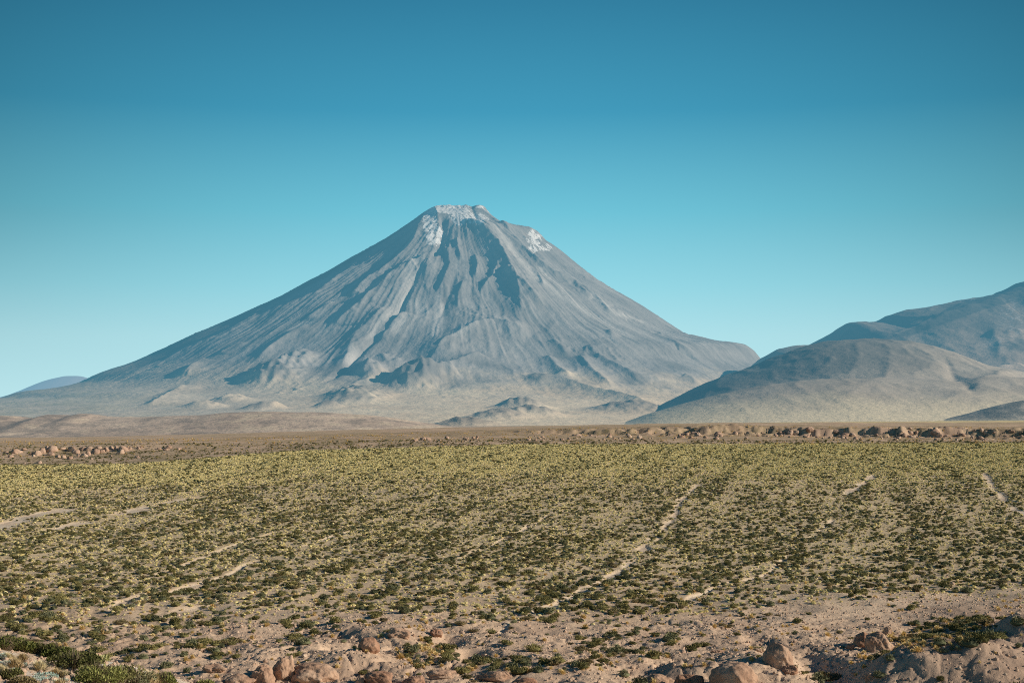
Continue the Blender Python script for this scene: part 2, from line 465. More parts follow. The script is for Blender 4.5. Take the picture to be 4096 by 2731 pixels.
# bilinear height lookup on the finished sheet
def ground_z(x, y):
    x = np.atleast_1d(np.asarray(x, float)); y = np.atleast_1d(np.asarray(y, float))
    fi = np.interp(y, Yr, np.arange(len(Yr)))
    t = x / (y + 6 * np.exp(-y / 20))
    fj = np.clip((t - tc[0]) / (tc[1] - tc[0]), 0, len(tc) - 1.001)
    i = np.minimum(fi.astype(int), len(Yr) - 2); j = fj.astype(int); a = fi - i; b = fj - j
    return (Zg[i, j] * (1 - a) * (1 - b) + Zg[i + 1, j] * a * (1 - b) + Zg[i, j + 1] * (1 - a) * b + Zg[i + 1, j + 1] * a * b)
def gfn(X, Y): return ground_z(X, Y)
def gat(g, x, y):
    fi = np.interp(y, Yr, np.arange(len(Yr))); t = x / (y + 6 * np.exp(-y / 20))
    j = np.clip(np.round((t - tc[0]) / (tc[1] - tc[0])), 0, len(tc) - 1).astype(int)
    return g[np.round(fi).astype(int), j]
def put(sx, sy): return hit(sx, sy, gfn)

# ------------------------------------------------------------------ far relief
def radial(pts, side, Y0, xc):
    r, z = [], []
    for sx, sy in pts:
        xy, zy = ray(sx, sy)
        r.append((xy * Y0 - xc) * side); z.append(zy * Y0)
    return np.array(r, float), np.array(z, float)

def ridge_add(X, Y, Z, pts3, amp, wl, wr, taper=.18, pw=1.12):
    """raise a crest along a world polyline; wl / wr = half widths on its left and right (x) side"""
    P = np.array([p[:2] for p in pts3]); W = max(wl, wr) * 2.6
    s = (X > P[:, 0].min() - W) & (X < P[:, 0].max() + W) & (Y > P[:, 1].min() - W) & (Y < P[:, 1].max() + W)
    if not s.any(): return
    xs, ys = X[s], Y[s]
    best = np.full(xs.shape, 1e9); sg = np.zeros_like(xs); tt = np.zeros_like(xs)
    seg = np.hypot(*np.diff(P, axis=0).T); cum = np.concatenate([[0], np.cumsum(seg)]); tot = cum[-1]
    for i in range(len(P) - 1):
        ax, ay = P[i]; vx, vy = P[i + 1] - P[i]; L = vx * vx + vy * vy + 1e-9
        t = np.clip(((xs - ax) * vx + (ys - ay) * vy) / L, 0, 1)
        ex, ey = xs - ax - t * vx, ys - ay - t * vy
        d = np.hypot(ex, ey); m = d < best
        best = np.where(m, d, best); sg = np.where(m, ex, sg); tt = np.where(m, (cum[i] + t * seg[i]) / tot, tt)
    side = sm(-1, 1, sg / (best + 1e-6) * 1.2)
    w = wl * (1 - side) + wr * side
    w = w * (1 + .22 * gn(xs / 190, ys / 190, 401))
    a = amp * np.minimum(sm(0, taper, tt + .05), sm(1.05, 1 - taper, tt)) * (1 + .22 * gn(xs / 170, ys / 170, 402) + .10 * gn(xs / 45, ys / 45, 403))
    q_ = best / w
    Z[s] += a * np.where(q_ < 2.6, np.exp(-q_**pw) - math.exp(-2.6**pw), 0)

def hit_grid(X, Y, Z, sx, sy, ylo, yhi):
    """pixel -> world on a regular grid surface"""
    xs, ys = X[0], Y[:, 0]
    xy, zy = ray(sx, sy)
    q = np.linspace(ylo, yhi, 900); xq = xy * q
    i = np.clip(np.searchsorted(ys, q), 0, len(ys) - 1); j = np.clip(np.searchsorted(xs, xq), 0, len(xs) - 1)
    b = zy * q <= Z[i, j]
    k = int(np.argmax(b)) if b.any() else int(np.argmax(Z[i, j] / q - zy))
    return float(xq[k]), float(q[k])

# ---- the volcano
xs = np.concatenate([np.arange(-5200, -3600, 25), np.arange(-3600, 2300, 6.5), np.arange(2300, 3800, 25)])
ys = np.concatenate([np.arange(4300, 6900, 22), np.arange(6900, 10250, 6.5), np.arange(10250, 13000, 45)])
Xv, Yv = np.meshgrid(xs, ys)
YC = 10000.0; XC = float(ray(1825, 820)[0]) * YC
LEFT = [(1825, 822), (1765, 822), (1743, 824), (1715, 833), (1637, 885), (1567, 932), (1471, 989), (1393, 1031), (1289, 1092), (1202, 1136), (1115, 1184), (1027, 1224), (940, 1263), (862, 1297), (749, 1344), (644, 1393), (557, 1432), (453, 1471), (374, 1501), (261, 1536), (174, 1555), (87, 1572), (0, 1585), (-300, 1640), (-900, 1690)]
RIGHT = [(1825, 818), (1925, 819), (1968, 853), (2029, 897), (2064, 906), (2110, 906), (2150, 922), (2186, 954), (2247, 998), (2316, 1054), (2395, 1115), (2473, 1163), (2543, 1202), (2612, 1245), (2690, 1297), (2760, 1337), (2821, 1350), (2891, 1364), (2960, 1372), (2995, 1384), (3047, 1428), (3150, 1520), (3300, 1600), (3600, 1680)]
lr, lz = radial(LEFT, -1, YC, XC); rr, rz = radial(RIGHT, 1, YC, XC)
fr = [0, 60, 150, 400, 800, 1200, 1600, 2000, 2400, 2800, 3300, 4200, 5400, 9000]
fz = [lz[0], lz[0] - 8, lz[0] - 45, 1385, 1120, 880, 655, 445, 275, 158, 100, 36, -16, -60]
def cone(X, Y, lz, rz):
    dx, dy = X - XC, Y - YC
    R = np.hypot(dx, dy) + 1e-6
    th = np.arctan2(-dy, dx)
    warp = 1 + .03 * gn(np.cos(th) * 3 + 5, np.sin(th) * 3, 301) * sm(300, 900, R) * (np.abs(np.sin(th)))
    R = R * warp
    wl = np.maximum(-dx / R, 0)**2; wr = np.maximum(dx / R, 0)**2
    wf = np.clip(np.where(dy < 0, (dy / R)**2, 0), 0, 1); wb = np.clip(np.where(dy >= 0, (dy / R)**2, 0), 0, 1)
    s = wl + wr + wf + wb
    zl = herm(R, lr, lz)
    return (zl * wl + herm(R, rr, rz) * wr + herm(R, fr, fz) * wf + zl * wb) / s
base = cone(Xv, Yv, lz, rz)
# bring the skyline to where it stands in the photograph
def skyline(X, Y, Z):
    sx, sy = proj(X, Y, Z); bins = np.arange(-40, 3100, 20)
    out = np.full(len(bins), 4000.0)
    k = np.round((sx + 40) / 20).astype(int)
    ok = (k >= 0) & (k < len(bins)); np.minimum.at(out, k[ok], sy[ok])
    return bins, out
for it in range(3):
    bins, sk = skyline(Xv, Yv, base)
    for P, zz in ((LEFT, lz), (RIGHT, rz)):
        for i, (a, b) in enumerate(P):
            if 0 <= a <= 3050 and i > 0:
                zz[i] -= (b - np.interp(a, bins, sk)) / F * YC * .9
    base = cone(Xv, Yv, lz, rz)

dx, dy = Xv - XC, Yv - YC
R = np.hypot(dx, dy) + 1e-6; TH = np.arctan2(-dy, dx)
Zv = base.copy()
hgt = np.clip((base - 60) / 1500, 0, 1)
# eroded slopes: gullies and ribs that run down the cone, finer upward
wob = .16 * fbm(Xv / 700, Yv / 700, 3, 311)
U = (TH + wob * .6) * 9.0
edge = np.abs(np.sin(TH)) ** .7           # keep the skyline itself clean
flank = sm(120, 500, R) * sm(3100, 1900, R)
rd = ridged(U, np.log(R / 300) * 1.3, 5, 312, .52)
Zv += flank * (10 * (rd - .35)) * (.25 + .75 * edge)
wob2 = .035 * fbm(Xv / 500, Yv / 500, 2, 3110)
U2 = (TH + wob2) * 32.0
Zv += flank * 6.2 * (ridged(U2, R / 1400, 4, 313, .5) - .35)
gmask = sm(-.25, .3, fbm(U * .45, R / 700, 2, 318))
Zv += flank * gmask * 4.2 * (ridged((TH + wob2) * 84.0, R / 1600, 3, 319, .5) - .35) * sm(2800, 1500, R)
rocky = sm(.1, .5, fbm(Xv / 330, Yv / 330, 3, 314) + .55 * (hgt - .35))
Zv += rocky * sm(3400, 2600, R) * sm(200, 700, R) * (11 * (ridged(Xv / 70, Yv / 85, 5, 315, .6) - .3))
Zv += sm(900, 2200, R) * sm(5200, 3300, R) * 8 * fbm(Xv / 300, Yv / 300, 4, 316, .42)
Zv += 2.5 * fbm(Xv / 80, Yv / 80, 4, 317, .6)

T = lambda c, r: (1400 + .4252 * c, 750 + .4252 * r)
L = lambda c, r: (600 + .4464 * c, 1000 + .4464 * r)
Mi = lambda c, r: (1300 + .3954 * c, 1100 + .3954 * r)
Rt = lambda c, r: (2100 + .4274 * c, 1050 + .4274 * r)
RIDGES = [  # (pixels, height, left half width, right half width)
 ([T(790, 190), T(830, 300), T(840, 390), T(790, 460)], 32, 22, 45),
 ([T(720, 250), T(640, 400), T(600, 520), T(500, 640), T(300, 800), T(150, 900), T(30, 1010), L(1900, 400), L(1810, 420)], 52, 36, 110),
 ([T(780, 600), T(640, 720), T(460, 780), T(330, 890), T(150, 1060), T(0, 1200), Mi(80, 520), L(1640, 700)], 58, 38, 130),
 ([T(1060, 320), T(1230, 420), T(1400, 600), T(1480, 760), T(1560, 950), T(1600, 1100), T(1610, 1270)], 105, 75, 190),
 ([T(1170, 640), T(1200, 760), T(1180, 860)], 42, 22, 35),
 ([T(1400, 660), T(1340, 860), T(1220, 1000)], 48, 25, 45),
 ([T(1070, 880), T(1020, 1000), T(1010, 1150)], 26, 14, 40),
 ([T(900, 560), T(940, 740), T(880, 900), T(800, 1010)], 40, 22, 60),
 ([T(1000, 480), T(1020, 600), T(1050, 700)], 40, 22, 45),
 ([T(790, 560), T(740, 700), T(700, 860)], 30, 20, 50),
 ([T(1210, 180), T(1350, 310), T(1500, 430), T(1620, 560)], 30, 26, 60),
 ([T(1480, 450), T(1640, 590), T(1780, 710), T(1920, 820), T(2110, 900), T(2220, 1000), Rt(480, 215), Rt(660, 325), Rt(770, 450), Rt(910, 485), Rt(1020, 545), Rt(1140, 600)], 42, 26, 75),
 ([T(1450, 740), T(1560, 850), T(1650, 930), T(1740, 1040), T(1840, 1130)], 45, 25, 60),
 ([T(1760, 780), T(1800, 880), T(1830, 950)], 25, 18, 40),
 ([T(1560, 380), T(1700, 540), T(1850, 700), T(2050, 860)], 16, 30, 60),
 ([Mi(2080, 640), Mi(1900, 585), Mi(1700, 530), Mi(1560, 570), Mi(1350, 660), Mi(1200, 740), Mi(1100, 850), Mi(1040, 900)], 85, 95, 150),
 ([Mi(1600, 810), Mi(1400, 880), Mi(1250, 950), Mi(1090, 1005)], 50, 40, 80),
 ([Mi(1330, 960), Mi(1120, 1010), Mi(910, 1030)], 55, 50, 80),
 ([Mi(640, 330), Mi(480, 480), Mi(330, 620), Mi(250, 720), Mi(230, 850), Mi(150, 980)], 55, 70, 120),
 ([Mi(800, 380), Mi(720, 460), Mi(620, 560), Mi(570, 660)], 45, 25, 90),
 ([Mi(560, 800), Mi(640, 900), Mi(780, 850)], 25, 30, 50),
 ([L(1640, 470), L(1500, 560), L(1390, 640)], 30, 20, 60),
 ([L(1450, 680), L(1270, 760), L(1100, 880), L(950, 1010)], 45, 60, 70),
 ([L(520, 990), L(400, 1040), L(290, 1140)], 40, 45, 80),
 ([L(330, 1220), L(200, 1290), L(0, 1400)], 42, 40, 110),
 ([L(1900, 130), L(1700, 260), L(1480, 420), L(1250, 520), L(900, 660), L(600, 800), L(300, 930), L(0, 1040)], 55, 120, 130),
 ([L(1370, 340), L(1200, 440), L(960, 550), L(850, 630)], 18, 18, 30),
 ([L(820, 830), L(700, 890), L(610, 940)], 22, 25, 50),
 ([L(2000, 1160), L(1850, 1200), L(1700, 1280)], 24, 30, 50),
 ([Rt(560, 790), Rt(700, 900), Rt(900, 1010), Rt(1060, 1100)], 40, 50, 90),
 ([Rt(500, 880), Rt(560, 960), Rt(680, 1080), Rt(820, 1190)], 45, 50, 80),
 ([Rt(240, 730), Rt(340, 800), Rt(400, 880)], 30, 35, 60),
 ([Rt(200, 880), Rt(290, 990), Rt(420, 1110)], 36, 45, 70),
 ([Rt(150, 1080), Rt(400, 1140), Rt(700, 1230), Rt(950, 1290), Rt(1180, 1330)], 48, 90, 110),
 ([Rt(1330, 700), Rt(1420, 770), Rt(1600, 880), Rt(1750, 920)], 18, 26, 60),
 ([Rt(1480, 1050), Rt(1560, 1080), Rt(1590, 1140)], 22, 60, 50),
 ([Rt(1000, 1080), Rt(1200, 1080), Rt(1260, 1110)], 24, 60, 60),
]
for pts, amp, wl, wr in RIDGES:
    w3 = [hit_grid(Xv, Yv, Zv, a, b, 5500, 10050) for a, b in pts]
    ridge_add(Xv, Yv, Zv, w3, amp * .74, wl, wr)
GULLIES = [
 ([T(650, 760), T(560, 960), T(470, 1130), T(340, 1290), T(180, 1470), Mi(220, 930), Mi(0, 1080)], -30, 26, 20),
 ([T(860, 250), T(880, 380), T(860, 500), T(760, 640)], -40, 35, 35),
 ([T(1000, 780), T(930, 1000), T(830, 1250)], -16, 20, 25),
 ([T(1140, 170), T(1240, 300), T(1330, 380)], -22, 18, 18),
 ([Rt(1400, 740), Rt(1430, 810), Rt(1600, 900)], -14, 14, 14),
 ([Mi(1240, 660), Mi(900, 900), Mi(500, 1080)], -14, 40, 30),
]
for pts, amp, wl, wr in GULLIES:
    w3 = [hit_grid(Xv, Yv, Zv, a, b, 5500, 10050) for a, b in pts]
    ridge_add(Xv, Yv, Zv, w3, amp, wl, wr)
BUMPS = [(Mi(900, 1050), 120, 85), (Mi(450, 960), 75, 40), (L(1330, 1000), 95, 55), (L(1110, 1130), 140, 75), (L(1090, 1410), 55, 30),
         (L(1600, 1400), 60, 26), (L(1850, 1320), 150, 50), (L(950, 1420), 60, 22), (Mi(1990, 1345), 110, 48), (Mi(1750, 1445), 110, 34),
         (Mi(1440, 1530), 110, 30), (Mi(2080, 1420), 120, 40), (Rt(1000, 1380), 170, 40), (Rt(130, 1090), 60, 25), (L(720, 1350), 90, 30), (L(480, 1400), 90, 26), (Mi(260, 1270), 120, 30),
         (Rt(820, 670), 35, 18), (L(1980, 1080), 70, 35)]
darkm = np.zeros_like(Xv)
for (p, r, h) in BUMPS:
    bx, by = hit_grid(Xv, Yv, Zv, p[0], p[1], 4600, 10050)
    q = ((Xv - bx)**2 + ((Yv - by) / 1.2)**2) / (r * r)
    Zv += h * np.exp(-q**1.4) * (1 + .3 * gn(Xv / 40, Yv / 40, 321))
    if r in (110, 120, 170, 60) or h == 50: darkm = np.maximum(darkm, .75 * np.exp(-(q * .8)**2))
# notch the summit: a shallow crater rim
qr = np.hypot((dx - 20) / 70, (dy + 10) / 60)
Zv -= 10 * np.exp(-qr**2)
Zv += sm(260, 90, R) * (17 * (ridged(Xv / 48, Yv / 60, 3, 391) - .45)) - 22 * sm(60, 125, dx) * sm(200, 100, R)
gy, gx = np.gradient(Zv, ys, xs)
slope = np.hypot(gx, gy)
SXv, SYv = proj(Xv, Yv, Zv)
n1 = fbm(Xv / 260, Yv / 260, 4, 331); n2 = .6 * fbm((TH + wob2) * 22, R / 1300, 4, 332) + .55 * fbm((TH + wob2) * 90, R / 2000, 3, 334); n3 = fbm(Xv / 60, Yv / 60, 4, 333)
def blob(sx, sy, rx, ry): return np.exp(-(((SXv - sx) / rx)**2 + ((SYv - sy) / ry)**2)**1.5)
snow = sm(1440, 1500, Zv + 60 * n1) * .55 * sm(-.2, .3, n3)
snow = np.maximum(snow, 1.3 * blob(1722, 885, 30, 70)); snow = np.maximum(snow, 1.2 * blob(1842, 858, 46, 44)); snow = np.maximum(snow, blob(1790, 834, 62, 17) * 1.6)
snow = np.maximum(snow, .95 * blob(1735, 940, 42, 45)); snow = np.maximum(snow, .8 * blob(2138, 962, 34, 55)); snow = np.maximum(snow, .6 * blob(2180, 990, 35, 20)); snow = np.maximum(snow, .8 * blob(1905, 875, 55, 26))
snow *= .12 + .95 * sm(-.26, .10, .75 * fbm((TH + wob2) * 26, R / 90, 4, 335, .65) + .5 * fbm(Xv / 22, Yv / 22, 3, 336, .6) + .02)
snow *= sm(2000, 1990 - 1, SXv) + sm(2040, 2080, SXv) * sm(2240, 2200, SXv)
scree = np.clip(sm(-.1, .45, n2) * sm(.80, .5, slope) * sm(.1, .4, hgt) * .8, 0, 1) * (1 - rocky * .7)
for pts, w in [([T(640, 640), T(540, 900), T(440, 1130), T(250, 1400)], 45), ([T(1230, 260), T(1500, 550), T(1800, 860), T(2200, 1150), Rt(300, 290), Rt(700, 540), Rt(1000, 700)], 42), ([Mi(1180, 300), Mi(1110, 600)], 35),
               ([Mi(1330, 580), Mi(1450, 480)], 50), ([Rt(150, 60), Rt(500, 420)], 30), ([Rt(650, 300), Rt(850, 480), Rt(1100, 560)], 28), ([Mi(900, 280), Mi(980, 380)], 60), ([Mi(260, 700), Mi(240, 860)], 50), ([Mi(850, 400), Mi(700, 520)], 55)]:
    w3 = [hit_grid(Xv, Yv, Zv, a, b, 5500, 10050) for a, b in pts]
    scree = np.maximum(scree, .85 * np.exp(-(polydist(Xv, Yv, w3) / w)**2))
redm = .5 * sm(.2, .6, n3) * sm(.4, .8, hgt) * rocky
plain = sm(340, 110, Zv + 110 * n1 + 60 * n3 - 110 * sm(1500, 700, SXv)) * (1 - darkm) * (.6 + .4 * sm(900, 1500, SXv))
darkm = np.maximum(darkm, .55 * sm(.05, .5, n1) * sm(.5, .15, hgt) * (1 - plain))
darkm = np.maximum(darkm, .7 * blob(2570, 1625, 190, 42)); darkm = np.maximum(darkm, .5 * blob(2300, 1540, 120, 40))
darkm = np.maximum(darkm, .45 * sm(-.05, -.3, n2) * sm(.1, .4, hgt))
darkm = np.maximum(darkm, .95 * sm(2.42, 2.62, np.abs(TH) * sm(-1, 1, -dx) + .12 * n1 + .05 * n3) * sm(4000, 3500, R) * sm(120, 400, R))  # unlit left flank imitated by darkening its colour
greenm = sm(900, 200, SXv) * sm(280, 160, Zv) * sm(-.2, .2, n1)
vol = grid_mesh('volcano', Xv, Yv, Zv, M['volcano'], dict(snow=snow, scree=scree, dark=darkm, red=redm, plain=plain, green=greenm))
tag(vol, kind='structure')

# ---- crest-built hills
def crest_hill(name, xs, ys, crests, mat, attrs_fn, ridges=(), seed=0, rough=1.0, kk=12):
    X, Y = np.meshgrid(xs, ys); Z = np.full(X.shape, -60.0)
    for (pts, Yc, Wf, Wb, pw, zb) in crests:
        cx = np.array([float(ray(a, b)[0]) * Yc for a, b in pts]); cz = np.array([float(ray(a, b)[1]) * Yc for a, b in pts])
        c = herm(X, cx, cz)
        c = np.where(X < cx[0], cz[0] - (cx[0] - X) * .3, np.where(X > cx[-1], cz[-1] - (X - cx[-1]) * .1, c))
        t = np.where(Y < Yc, (Yc - Y) / Wf, (Y - Yc) / Wb)
        t = np.clip(t, 0, 1.3)
        prof = np.where(t < 1, (1 - sm(0, 1, t**.85)) ** pw, 0)
        Z = smax(Z, zb + (c - zb) * prof, kk)
    hh = np.clip((Z + 20) / 300, 0, 1)
    Z += rough * hh * (10 * fbm(X / 260, Y / 260, 5, seed) + 9 * (ridged(X / 130, Y / 420, 4, seed + 5) - .4))
    for pts, amp, wl, wr in ridges:
        w3 = [hit_grid(X, Y, Z, a, b, ys[0], ys[-1]) for a, b in pts]
        ridge_add(X, Y, Z, w3, amp, wl, wr)
    o = grid_mesh(name, X, Y, Z, mat, attrs_fn(X, Y, Z)); tag(o, kind='structure')
    return X, Y, Z

FH = [(2350, 1720), (2500, 1685), (2646, 1619), (2746, 1569), (2855, 1518), (2994, 1468), (3109, 1423), (3236, 1381), (3312, 1365), (3394, 1356), (3490, 1357), (3586, 1362), (3682, 1380), (3777, 1410), (3860, 1450), (3980, 1485), (4200, 1500), (4700, 1480)]
F2 = [(2330, 1712), (2450, 1700), (2600, 1653), (2790, 1599), (2919, 1567), (3090, 1535), (3300, 1516), (3600, 1516), (3900, 1520), (4200, 1520), (4700, 1510)]
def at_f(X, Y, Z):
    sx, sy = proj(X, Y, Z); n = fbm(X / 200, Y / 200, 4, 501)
    d = .62 * sm(30, -30, sy - np.interp(sx, [2600, 2790, 2919, 3090, 3500, 3900, 4096], [1650, 1597, 1565, 1532, 1470, 1480, 1500]) + 25 * n) * sm(3900, 3500, sx + 150 * n)  # mixes darker plant cover with shade painted on the left-facing slope
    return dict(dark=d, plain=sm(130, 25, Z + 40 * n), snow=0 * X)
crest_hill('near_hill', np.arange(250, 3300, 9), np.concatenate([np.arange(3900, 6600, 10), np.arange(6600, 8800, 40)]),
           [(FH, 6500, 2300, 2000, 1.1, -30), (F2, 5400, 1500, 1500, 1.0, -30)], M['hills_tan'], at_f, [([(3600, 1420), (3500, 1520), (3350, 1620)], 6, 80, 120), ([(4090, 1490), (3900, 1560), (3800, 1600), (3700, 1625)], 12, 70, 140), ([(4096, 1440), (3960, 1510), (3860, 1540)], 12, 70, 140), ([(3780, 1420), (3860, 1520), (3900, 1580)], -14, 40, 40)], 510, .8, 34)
RH = [(2900, 1560), (3060, 1440), (3130, 1425), (3236, 1379), (3331, 1327), (3401, 1290), (3430, 1289), (3490, 1287), (3554, 1261), (3617, 1242), (3713, 1226), (3777, 1214), (3840, 1203), (3936, 1191), (3998, 1168), (4051, 1143), (4096, 1127), (4300, 1060), (4700, 960), (5200, 900)]
KH = [(2800, 1600), (2960, 1500), (3051, 1430), (3128, 1391), (3192, 1379), (3236, 1381), (3350, 1400), (3450, 1450), (3700, 1600)]
C4 = lambda c, r: (2600 + .636 * c, 1080 + .636 * r)
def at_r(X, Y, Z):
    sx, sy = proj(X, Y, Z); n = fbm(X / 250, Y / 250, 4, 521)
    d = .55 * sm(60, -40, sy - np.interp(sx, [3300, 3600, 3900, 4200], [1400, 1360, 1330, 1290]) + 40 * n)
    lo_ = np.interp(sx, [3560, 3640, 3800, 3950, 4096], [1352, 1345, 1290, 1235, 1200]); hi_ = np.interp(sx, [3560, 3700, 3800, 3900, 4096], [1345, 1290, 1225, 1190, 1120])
    d = np.maximum(d, .97 * sm(12, -8, sy - lo_) * sm(-12, 8, sy - hi_) * (sx > 3550))  # shade of left-facing slopes painted into the dark mask
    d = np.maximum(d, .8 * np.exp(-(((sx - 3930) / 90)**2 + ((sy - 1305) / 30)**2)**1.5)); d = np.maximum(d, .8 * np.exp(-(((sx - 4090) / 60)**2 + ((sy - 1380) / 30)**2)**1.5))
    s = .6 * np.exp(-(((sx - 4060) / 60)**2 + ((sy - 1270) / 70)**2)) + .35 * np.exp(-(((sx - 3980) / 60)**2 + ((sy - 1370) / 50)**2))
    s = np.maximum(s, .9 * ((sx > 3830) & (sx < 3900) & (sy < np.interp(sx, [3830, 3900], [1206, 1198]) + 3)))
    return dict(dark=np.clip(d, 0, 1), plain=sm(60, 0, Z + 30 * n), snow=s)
RR = [([C4(2352, 190), C4(2200, 200), C4(2000, 260), C4(1800, 330), C4(1600, 420), C4(1450, 440)], 45, 170, 280),
      ([C4(1270, 350), C4(1230, 395), C4(1180, 440)], 12, 40, 90),
      ([C4(2352, 380), C4(2250, 410), C4(2270, 480), C4(2340, 520)], 22, 90, 120),
      ([C4(2350, 600), C4(2200, 640), C4(1920, 710)], 35, 60, 90), ([C4(2352, 680), C4(2230, 720)], 30, 50, 70),
      ([C4(2150, 370), C4(2200, 480), C4(2190, 570)], 16, 60, 90)]
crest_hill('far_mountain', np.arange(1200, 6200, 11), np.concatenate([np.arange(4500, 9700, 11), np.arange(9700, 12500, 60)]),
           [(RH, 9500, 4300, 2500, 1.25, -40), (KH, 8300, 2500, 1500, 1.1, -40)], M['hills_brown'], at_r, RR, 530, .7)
BH = [(-900, 1650), (-300, 1655), (0, 1662), (60, 1664), (130, 1673), (160, 1668), (200, 1657), (290, 1660), (330, 1654), (370, 1656), (420, 1664), (500, 1667), (600, 1666), (700, 1662), (800, 1660), (900, 1650), (1050, 1646), (1250, 1648), (1400, 1655), (1550, 1668), (1700, 1690), (1900, 1715), (2000, 1725)]
def at_b(X, Y, Z):
    sx, sy = proj(X, Y, Z); n = fbm(X / 90, Y / 90, 4, 541)
    return dict(dark=.42 * sm(-.1, .35, n + .25 * sm(500, 200, sx) - .1), plain=sm(.1, .6, -n + .2 * sm(600, 1300, sx)) * .35, snow=0 * X)
crest_hill('low_hills', np.arange(-2400, 120, 4), np.concatenate([np.arange(3050, 3950, 5), np.arange(3950, 5000, 25)]),
           [(BH, 3850, 480, 900, .75, -34)], M['hills_brown'], at_b, (), 550, .8)
DH = [(-600, 1700), (-100, 1610), (40, 1580), (90, 1562), (190, 1521), (230, 1510), (280, 1503), (310, 1503), (360, 1515), (500, 1570), (800, 1690)]
crest_hill('distant_hill', np.arange(-7200, -2500, 30), np.arange(14500, 19500, 60),
           [(DH, 17000, 2400, 2400, 1.0, -40)], M['hills_far'], lambda X, Y, Z: dict(dark=0 * X, plain=0 * X, snow=0 * X), (), 560, .3)
LH = [(3650, 1700), (3870, 1655), (3950, 1632), (4030, 1612), (4096, 1600), (4300, 1585), (4700, 1600)]
crest_hill('dark_foothill', np.arange(1150, 2400, 6), np.arange(3700, 5200, 8),
           [(LH, 4450, 450, 600, 1.0, -30)], M['hills_tan'], lambda X, Y, Z: dict(dark=.65 * sm(-.4, .3, fbm(X / 60, Y / 60, 3, 9) + .1) * sm(-5, 25, Z), plain=sm(25, 0, Z), snow=0 * X), (), 570, .3)

# ------------------------------------------------------------------ rocks
def ico(sub):
    import bmesh
    bm = bmesh.new(); bmesh.ops.create_icosphere(bm, subdivisions=sub, radius=1)
    v = np.array([p.co[:] for p in bm.verts]); f = [tuple(q.index for q in fc.verts) for fc in bm.faces]
    bm.free(); return v, f
ICO = {k: ico(k) for k in (3, 4, 5)}
def rock_mesh(name, seed, mat, sub=4, facets=9, rnd=.35, rough=.12, sx=1, sy=1, sz=1):
    r = np.random.default_rng(seed); v, f = ICO[sub]
    n = r.normal(size=(facets, 3)); n /= np.linalg.norm(n, axis=1)[:, None]
    dd = r.uniform(.62, .98, facets)
    dot = v @ n.T
    rad = np.where(dot > .05, dd / np.maximum(dot, .05), 9).min(1)
    rad = np.minimum(rad, 1.0) * (1 - rnd) + rnd
    rad = rad * (1 + rough * 2.4 * fbm3(v * 1.5 + seed, 3, seed) + rough * .9 * fbm3(v * 5 + seed, 5, seed + 3, .62) - rough * .9 * np.clip(fbm3(v * 2.6 + seed * 2, 2, seed + 8) - .15, 0, 1) * 2)
    p = v * rad[:, None] * np.array([sx, sy, sz])
    return mesh_from(name, p, f, mat, True)

def add(name, me, loc, sc=(1, 1, 1), rot=(0, 0, 0)):
    o = bpy.data.objects.new(name, me); col.objects.link(o)
    o.location = loc; o.scale = sc; o.rotation_euler = rot
    return o

